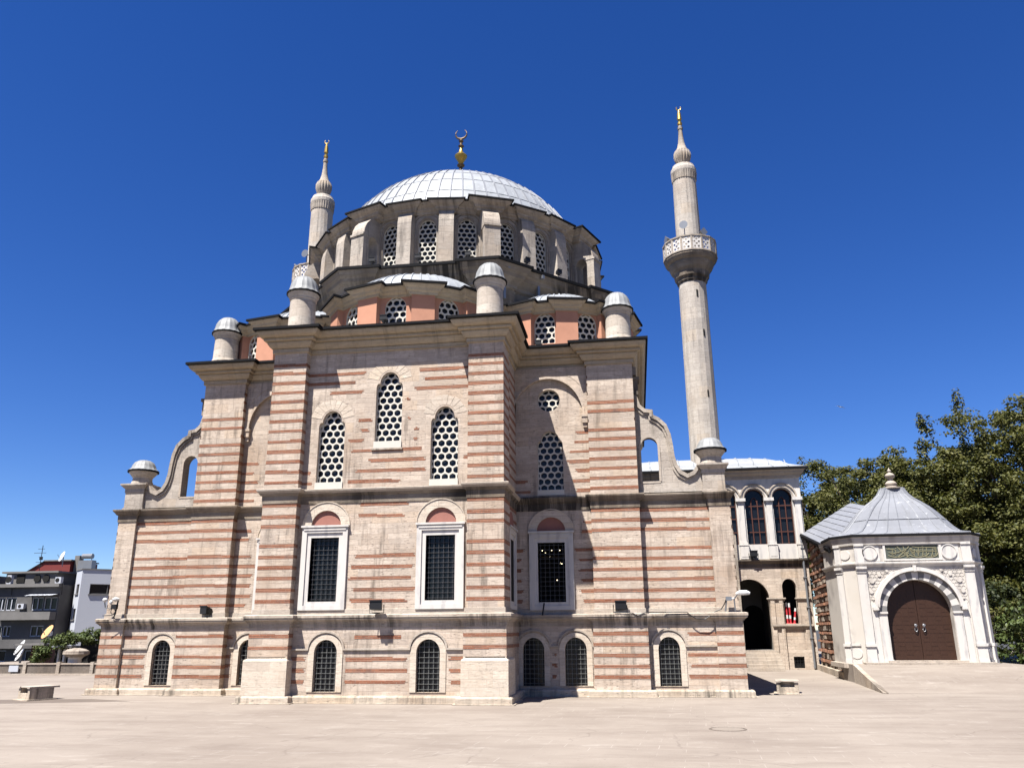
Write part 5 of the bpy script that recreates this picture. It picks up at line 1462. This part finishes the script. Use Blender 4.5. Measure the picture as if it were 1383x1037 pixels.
for (x0, z0, x1, z1, n) in ((-43.5, .9, -42.6, 2.0, 26), (-43.2, 1.7, -41.2, 2.35, 34), (-41.4, 2.3, -39.6, 2.6, 34), (-39.8, 2.35, -37.6, 2.7, 36)):
    for i in range(n):
        f = q.random(); cl.append(((x0+(x1-x0)*f+q.uniform(-.2, .2), 56.4+q.uniform(-.5, .5), z0+(z1-z0)*f+q.uniform(-.45, .35)), (.32, .3, .24)))
leaf_mesh('foliage', 'vine', v, (-41, 56.3, 2), cl, 40, .2, 3)
mb = MB(); mb.tube([(-43.2, 56.5, -.35), (-43.1, 56.4, 1.2), (-42, 56.4, 2.1), (-38, 56.5, 2.4)], .05, 6); mb.build('stem', 'bark', v, (-41, 56.3, 0))
# marble fountain bowl behind the parapet
t = empty('stone_fountain', (-39.3, 55, 0), 'weathered white marble fountain with broad bowl behind the parapet', 'fountain')
mb = MB(); mb.box(-39.85, -38.75, 54.5, 55.5, 0, .35); mb.lathe((-39.3, 55, 0), [(.5, .35), (.42, .5), (.38, .95), (.5, 1.1)], 10); mb.build('pedestal', 'marble', t, (-39.3, 55, 0))
mb = MB(); mb.lathe((-39.3, 55, 0), [(.42, 1.05), (.7, 1.2), (.88, 1.3), (.86, 1.42), (.86, 1.5), (.8, 1.5), (.6, 1.62), (.2, 1.7)], 16); mb.build('bowl', 'old', t, (-39.3, 55, 0))
# grey apartment house
GY = 85.
t = empty('apartment_house', (-72, GY, -.35), 'shabby dark grey apartment house with balconies and dark windows', 'building')
def AP(mb, n, m_, p=t): return mb.build(n, m_, p, (-72, GY, -.35))
fa = FX(GY); mb = MB()
wl = [(-71.2-1.6*i, 0) for i in range(3)]
hs = []
rows = [(5.25, 6.65), (2.45, 3.6), (-.2, 1.0)]
cols = [[(-74.6, -72.9), (-71.3, -70.4), (-70.3, -69.05), (-67.1, -65.7), (-65.6, -64.0)], [(-74.6, -72.9), (-71.3, -70.3), (-70.2, -69.2), (-66.8, -65.2)], [(-74.6, -72.9), (-71.3, -69.3), (-67, -65.4)]]
for (z0, z1), cc in zip(rows, cols):
    for a, b in cc: hs.append([(a, z0), (b, z0), (b, z1), (a, z1)])
wall(mb, fa, -80, -63.8, -.35, 8.0, hs, .25); mb.quad((-63.8, GY, -.35), (-63.8, 96, -.35), (-63.8, 96, 8), (-63.8, GY, 8)); mb.quad((-80, GY, 8), (-63.8, GY, 8), (-63.8, 96, 8), (-80, 96, 8))
AP(mb, 'wall', 'greywall')
for h in hs:
    x0, x1, z0, z1 = bbox(h); f = MB(); f.poly(fa, h, -.1, -.18, [[(x0+.1, z0+.1), (x1-.1, z0+.1), (x1-.1, z1-.1), (x0+.1, z1-.1)]]); f.rbox(fa, (x0+x1)/2-.05, (x0+x1)/2+.05, -.18, -.1, z0, z1)
    wn = f.build('window', 'whitewall', t, (x0, GY, z0)); p = MB(); p.quad(fa(x0, z0, -.2), fa(x1, z0, -.2), fa(x1, z1, -.2), fa(x0, z1, -.2)); p.build('pane', 'glass', wn, (x0, GY, z0))
mb = MB(); mb.box(-70.6, -63.9, GY-1.0, GY, 4.2, 5.05); mb.box(-80, -70.9, GY-.5, GY, 4.35, 5.1); AP(mb, 'balcony', 'greylight')
mb = MB(); mb.box(-80, -64.2, GY-1.0, GY, 1.2, 2.15); AP(mb, 'balcony', 'greywall')
mb = MB(); mb.box(-80, -63.7, GY-.5, GY+.2, 7.75, 8.12); AP(mb, 'parapet', 'greylight')
mb = MB()
for i in range(12): mb.quad((-67.3+i*.28, GY-1.1, 6.78), (-67.02+i*.28, GY-1.1, 6.78+.04*(i % 2)), (-67.02+i*.28, GY, 7.0), (-67.3+i*.28, GY, 7.0))
AP(mb, 'awning', 'whitewall')
for (x, z, w_, h_) in ((-68.5, 5.4, .8, .55), (-64.6, 2.5, .7, .5), (-72.2, 3.0, .8, .55), (-70.3, 8.1, .5, 1.0), (-64.3, 8.1, .7, .7)):
    mb = MB(); mb.box(x, x+w_, GY-.45, GY-.02, z, z+h_); mb.tube([(x+w_*.4, GY-.46, z+h_*.5), (x+w_*.4, GY-.44, z+h_*.5)], h_*.36, 12, 1); mb.tube([(x+w_, GY-.1, z+.1), (x+w_+.1, GY-.1, z-1.2)], .03, 5, 1); AP(mb, 'air_conditioner', ['whitewall', 'dark'])
mb = MB(); mb.box(-71.3, -65, GY+.6, GY+4, 8.1, 9.35); mb.box(-71.7, -64.6, GY+.3, GY+4.2, 9.35, 9.55); mb.box(-77, -73.5, GY+1.5, GY+5, 8.1, 9.2); AP(mb, 'roof_room', 'greylight')
mb = MB()
for x in (-67.3, -66.2): mb.tube([(x, GY+.58, 8.75), (x, GY+.45, 8.75)], .42, 16)
mb.box(-69.9, -68.9, GY+.5, GY+.62, 8.3, 9.2); AP(mb, 'vent', 'dark')
mb = MB(); mb.box(-63.8, -62.9, GY+2.2, GY+2.4, -.35, 8.2); AP(mb, 'alley_shade', 'dark')  # near-black sheet added to stand in for the shade between the two houses
t = empty('rooftop_house', (-69, 90, 8), 'dark red rooftop structure rising behind the grey apartment house', 'building')
mb = MB(); mb.add([(-71.3, 89, 8), (-66, 89, 8), (-66, 89, 10.9), (-69.3, 89, 10.95), (-71.3, 89, 9.9), (-71.3, 94, 8), (-66, 94, 8), (-66, 94, 10.9), (-69.3, 94, 10.95), (-71.3, 94, 9.9)], [(0, 1, 2, 3, 4), (5, 9, 8, 7, 6), (1, 6, 7, 2), (0, 4, 9, 5), (3, 2, 7, 8), (4, 3, 8, 9)]); mb.build('wall', 'redwall', t, (-69, 90, 8))
mb = MB(); mb.add([(-71.6, 88.8, 9.75), (-69.4, 88.8, 11.0), (-69.4, 94, 11.0), (-71.6, 94, 9.75)], [(0, 1, 2, 3)]); mb.box(-69.4, -65.8, 88.8, 94, 10.96, 11.1); mb.box(-65.9, -65.3, 89.5, 90.2, 8, 11.6); mb.build('roof', 'greylight', t, (-69, 90, 8))
mb = MB(); mb.tube([(-64.9, 89.5, 11.5), (-63.6, 89.5, 11.5)], .3, 10); mb.tube([(-64.8, 89.5, 11.0), (-64.8, 89.5, 11.5)], .05, 5); mb.tube([(-63.7, 89.5, 11.0), (-63.7, 89.5, 11.5)], .05, 5); mb.box(-65.2, -63.4, 89.2, 90, 8, 11.02)
mb.build('water_tank', 'steel', t, (-69, 90, 8))
# aerial
mb = MB(); mb.tube([(-67.6, 86, 9.5), (-67.6, 86, 12.5)], .04, 5); mb.box(-67.75, -67.45, 85.9, 86.1, 10.85, 11.2)
for z, l_ in ((12.1, .5), (11.65, .9), (11.2, .3), (10.6, .55), (10.2, .4)): mb.tube([(-67.6-l_*1.1, 86, z), (-67.6+l_*.6, 86, z)], .025, 4)
tag(mb.build('aerial', 'black', None, (-67.6, 86, 9.5)), 'thin rooftop television aerial with several cross rods', 'aerial')
# white house
t = empty('white_house', (-61.4, 85, -.35), 'plain white rendered house with few dark windows beside the mosque', 'building')
cA = (-61.4, 85.); cB = (-61.4+13*math.cos(R(40)), 85+13*math.sin(R(40))); cL = (-61.4-2.6*math.cos(R(42)), 85+2.6*math.sin(R(42)))
fF, fL = Fr(cA, cB, 0.), Fr(cL, cA, 0.)
mb = MB(); hF = [[(.95, 6.95), (4.6, 6.95), (4.6, 8.05), (.95, 8.05)]]
hL = [[(.75, 6.98), (2.05, 6.98), (2.05, 8.05), (.75, 8.05)], [(.75, 4.2), (1.95, 4.2), (1.95, 5.4), (.75, 5.4)]]
wall(mb, fF, 0, 13, -.35, 9.62, hF, .2); wall(mb, fL, 0, fL.L, -.35, 9.62, hL, .2)
mb.add([(cL[0], cL[1], 9.6), (cA[0], cA[1], 9.6), (cB[0], cB[1], 9.6), (cB[0]-4, cB[1]+6, 9.6), (cL[0]+2, cL[1]+8, 9.6)], [(0, 1, 2, 3, 4)])
def WH(mb, n, m_): return mb.build(n, m_, t, (-61.4, 85, -.35))
WH(mb, 'wall', 'whitewall')
mb = MB(); mb.sweep([cL, cA, cB], [(-.05, 9.6), (.08, 9.6), (.08, 9.72), (-.3, 9.73)]); WH(mb, 'coping', 'greylight')
for f_, hh in ((fF, hF), (fL, hL)):
    for h in hh:
        x0, x1, z0, z1 = bbox(h); w_ = MB(); w_.poly(f_, h, -.08, -.15, [[(x0+.07, z0+.07), (x1-.07, z0+.07), (x1-.07, z1-.07), (x0+.07, z1-.07)]]); w_.rbox(f_, (x0+x1)/2-.04, (x0+x1)/2+.04, -.15, -.08, z0, z1); w_.rbox(f_, x0-.1, x1+.1, -.05, .12, z0-.1, z0, 0)
        wn = WH(w_, 'window', 'greylight'); p = MB(); p.quad(f_(x0, z0, -.17), f_(x1, z0, -.17), f_(x1, z1, -.17), f_(x0, z1, -.17)); p.build('pane', 'glass', wn, (-61.4, 85, -.35))
mb = MB(); mb.tube([(-59.3, 88, 10.0), (-58.4, 88, 10.0)], .38, 10); mb.box(-57.9, -56.2, 88.5, 90, 9.6, 10.5); WH(mb, 'roof_tank', 'greylight')
# gull
gl = (30.9, 120, 33.6); mb = MB()
mb.tube([(gl[0]-.22, gl[1], gl[2]+.02), (gl[0]-.05, gl[1], gl[2]), (gl[0]+.12, gl[1], gl[2]-.03), (gl[0]+.25, gl[1], gl[2]-.06)], [.02, .07, .06, .02], 8)
for sx, e in ((-1, (-.62, 0, .22)), (1, (.62, 0, -.26))):
    a = (gl[0]+.02*sx, gl[1]-.08, gl[2]+.03); b_ = (gl[0]+e[0]*.5, gl[1]-.1, gl[2]+e[2]*.5+.1); c_ = (gl[0]+e[0], gl[1], gl[2]+e[2])
    mb.add([a, b_, c_, (b_[0], b_[1]+.2, b_[2]-.02), (a[0], a[1]+.2, a[2]-.02), (a[0], a[1]+.1, a[2]+.03), (b_[0], b_[1]+.1, b_[2]+.03)], [(0, 1, 6, 5), (5, 6, 3, 4), (1, 2, 6), (6, 2, 3), (0, 4, 3, 1), (1, 3, 2)])
tag(mb.build('gull', 'white', None, gl), 'single small white gull gliding in the blue sky at the right', 'bird')
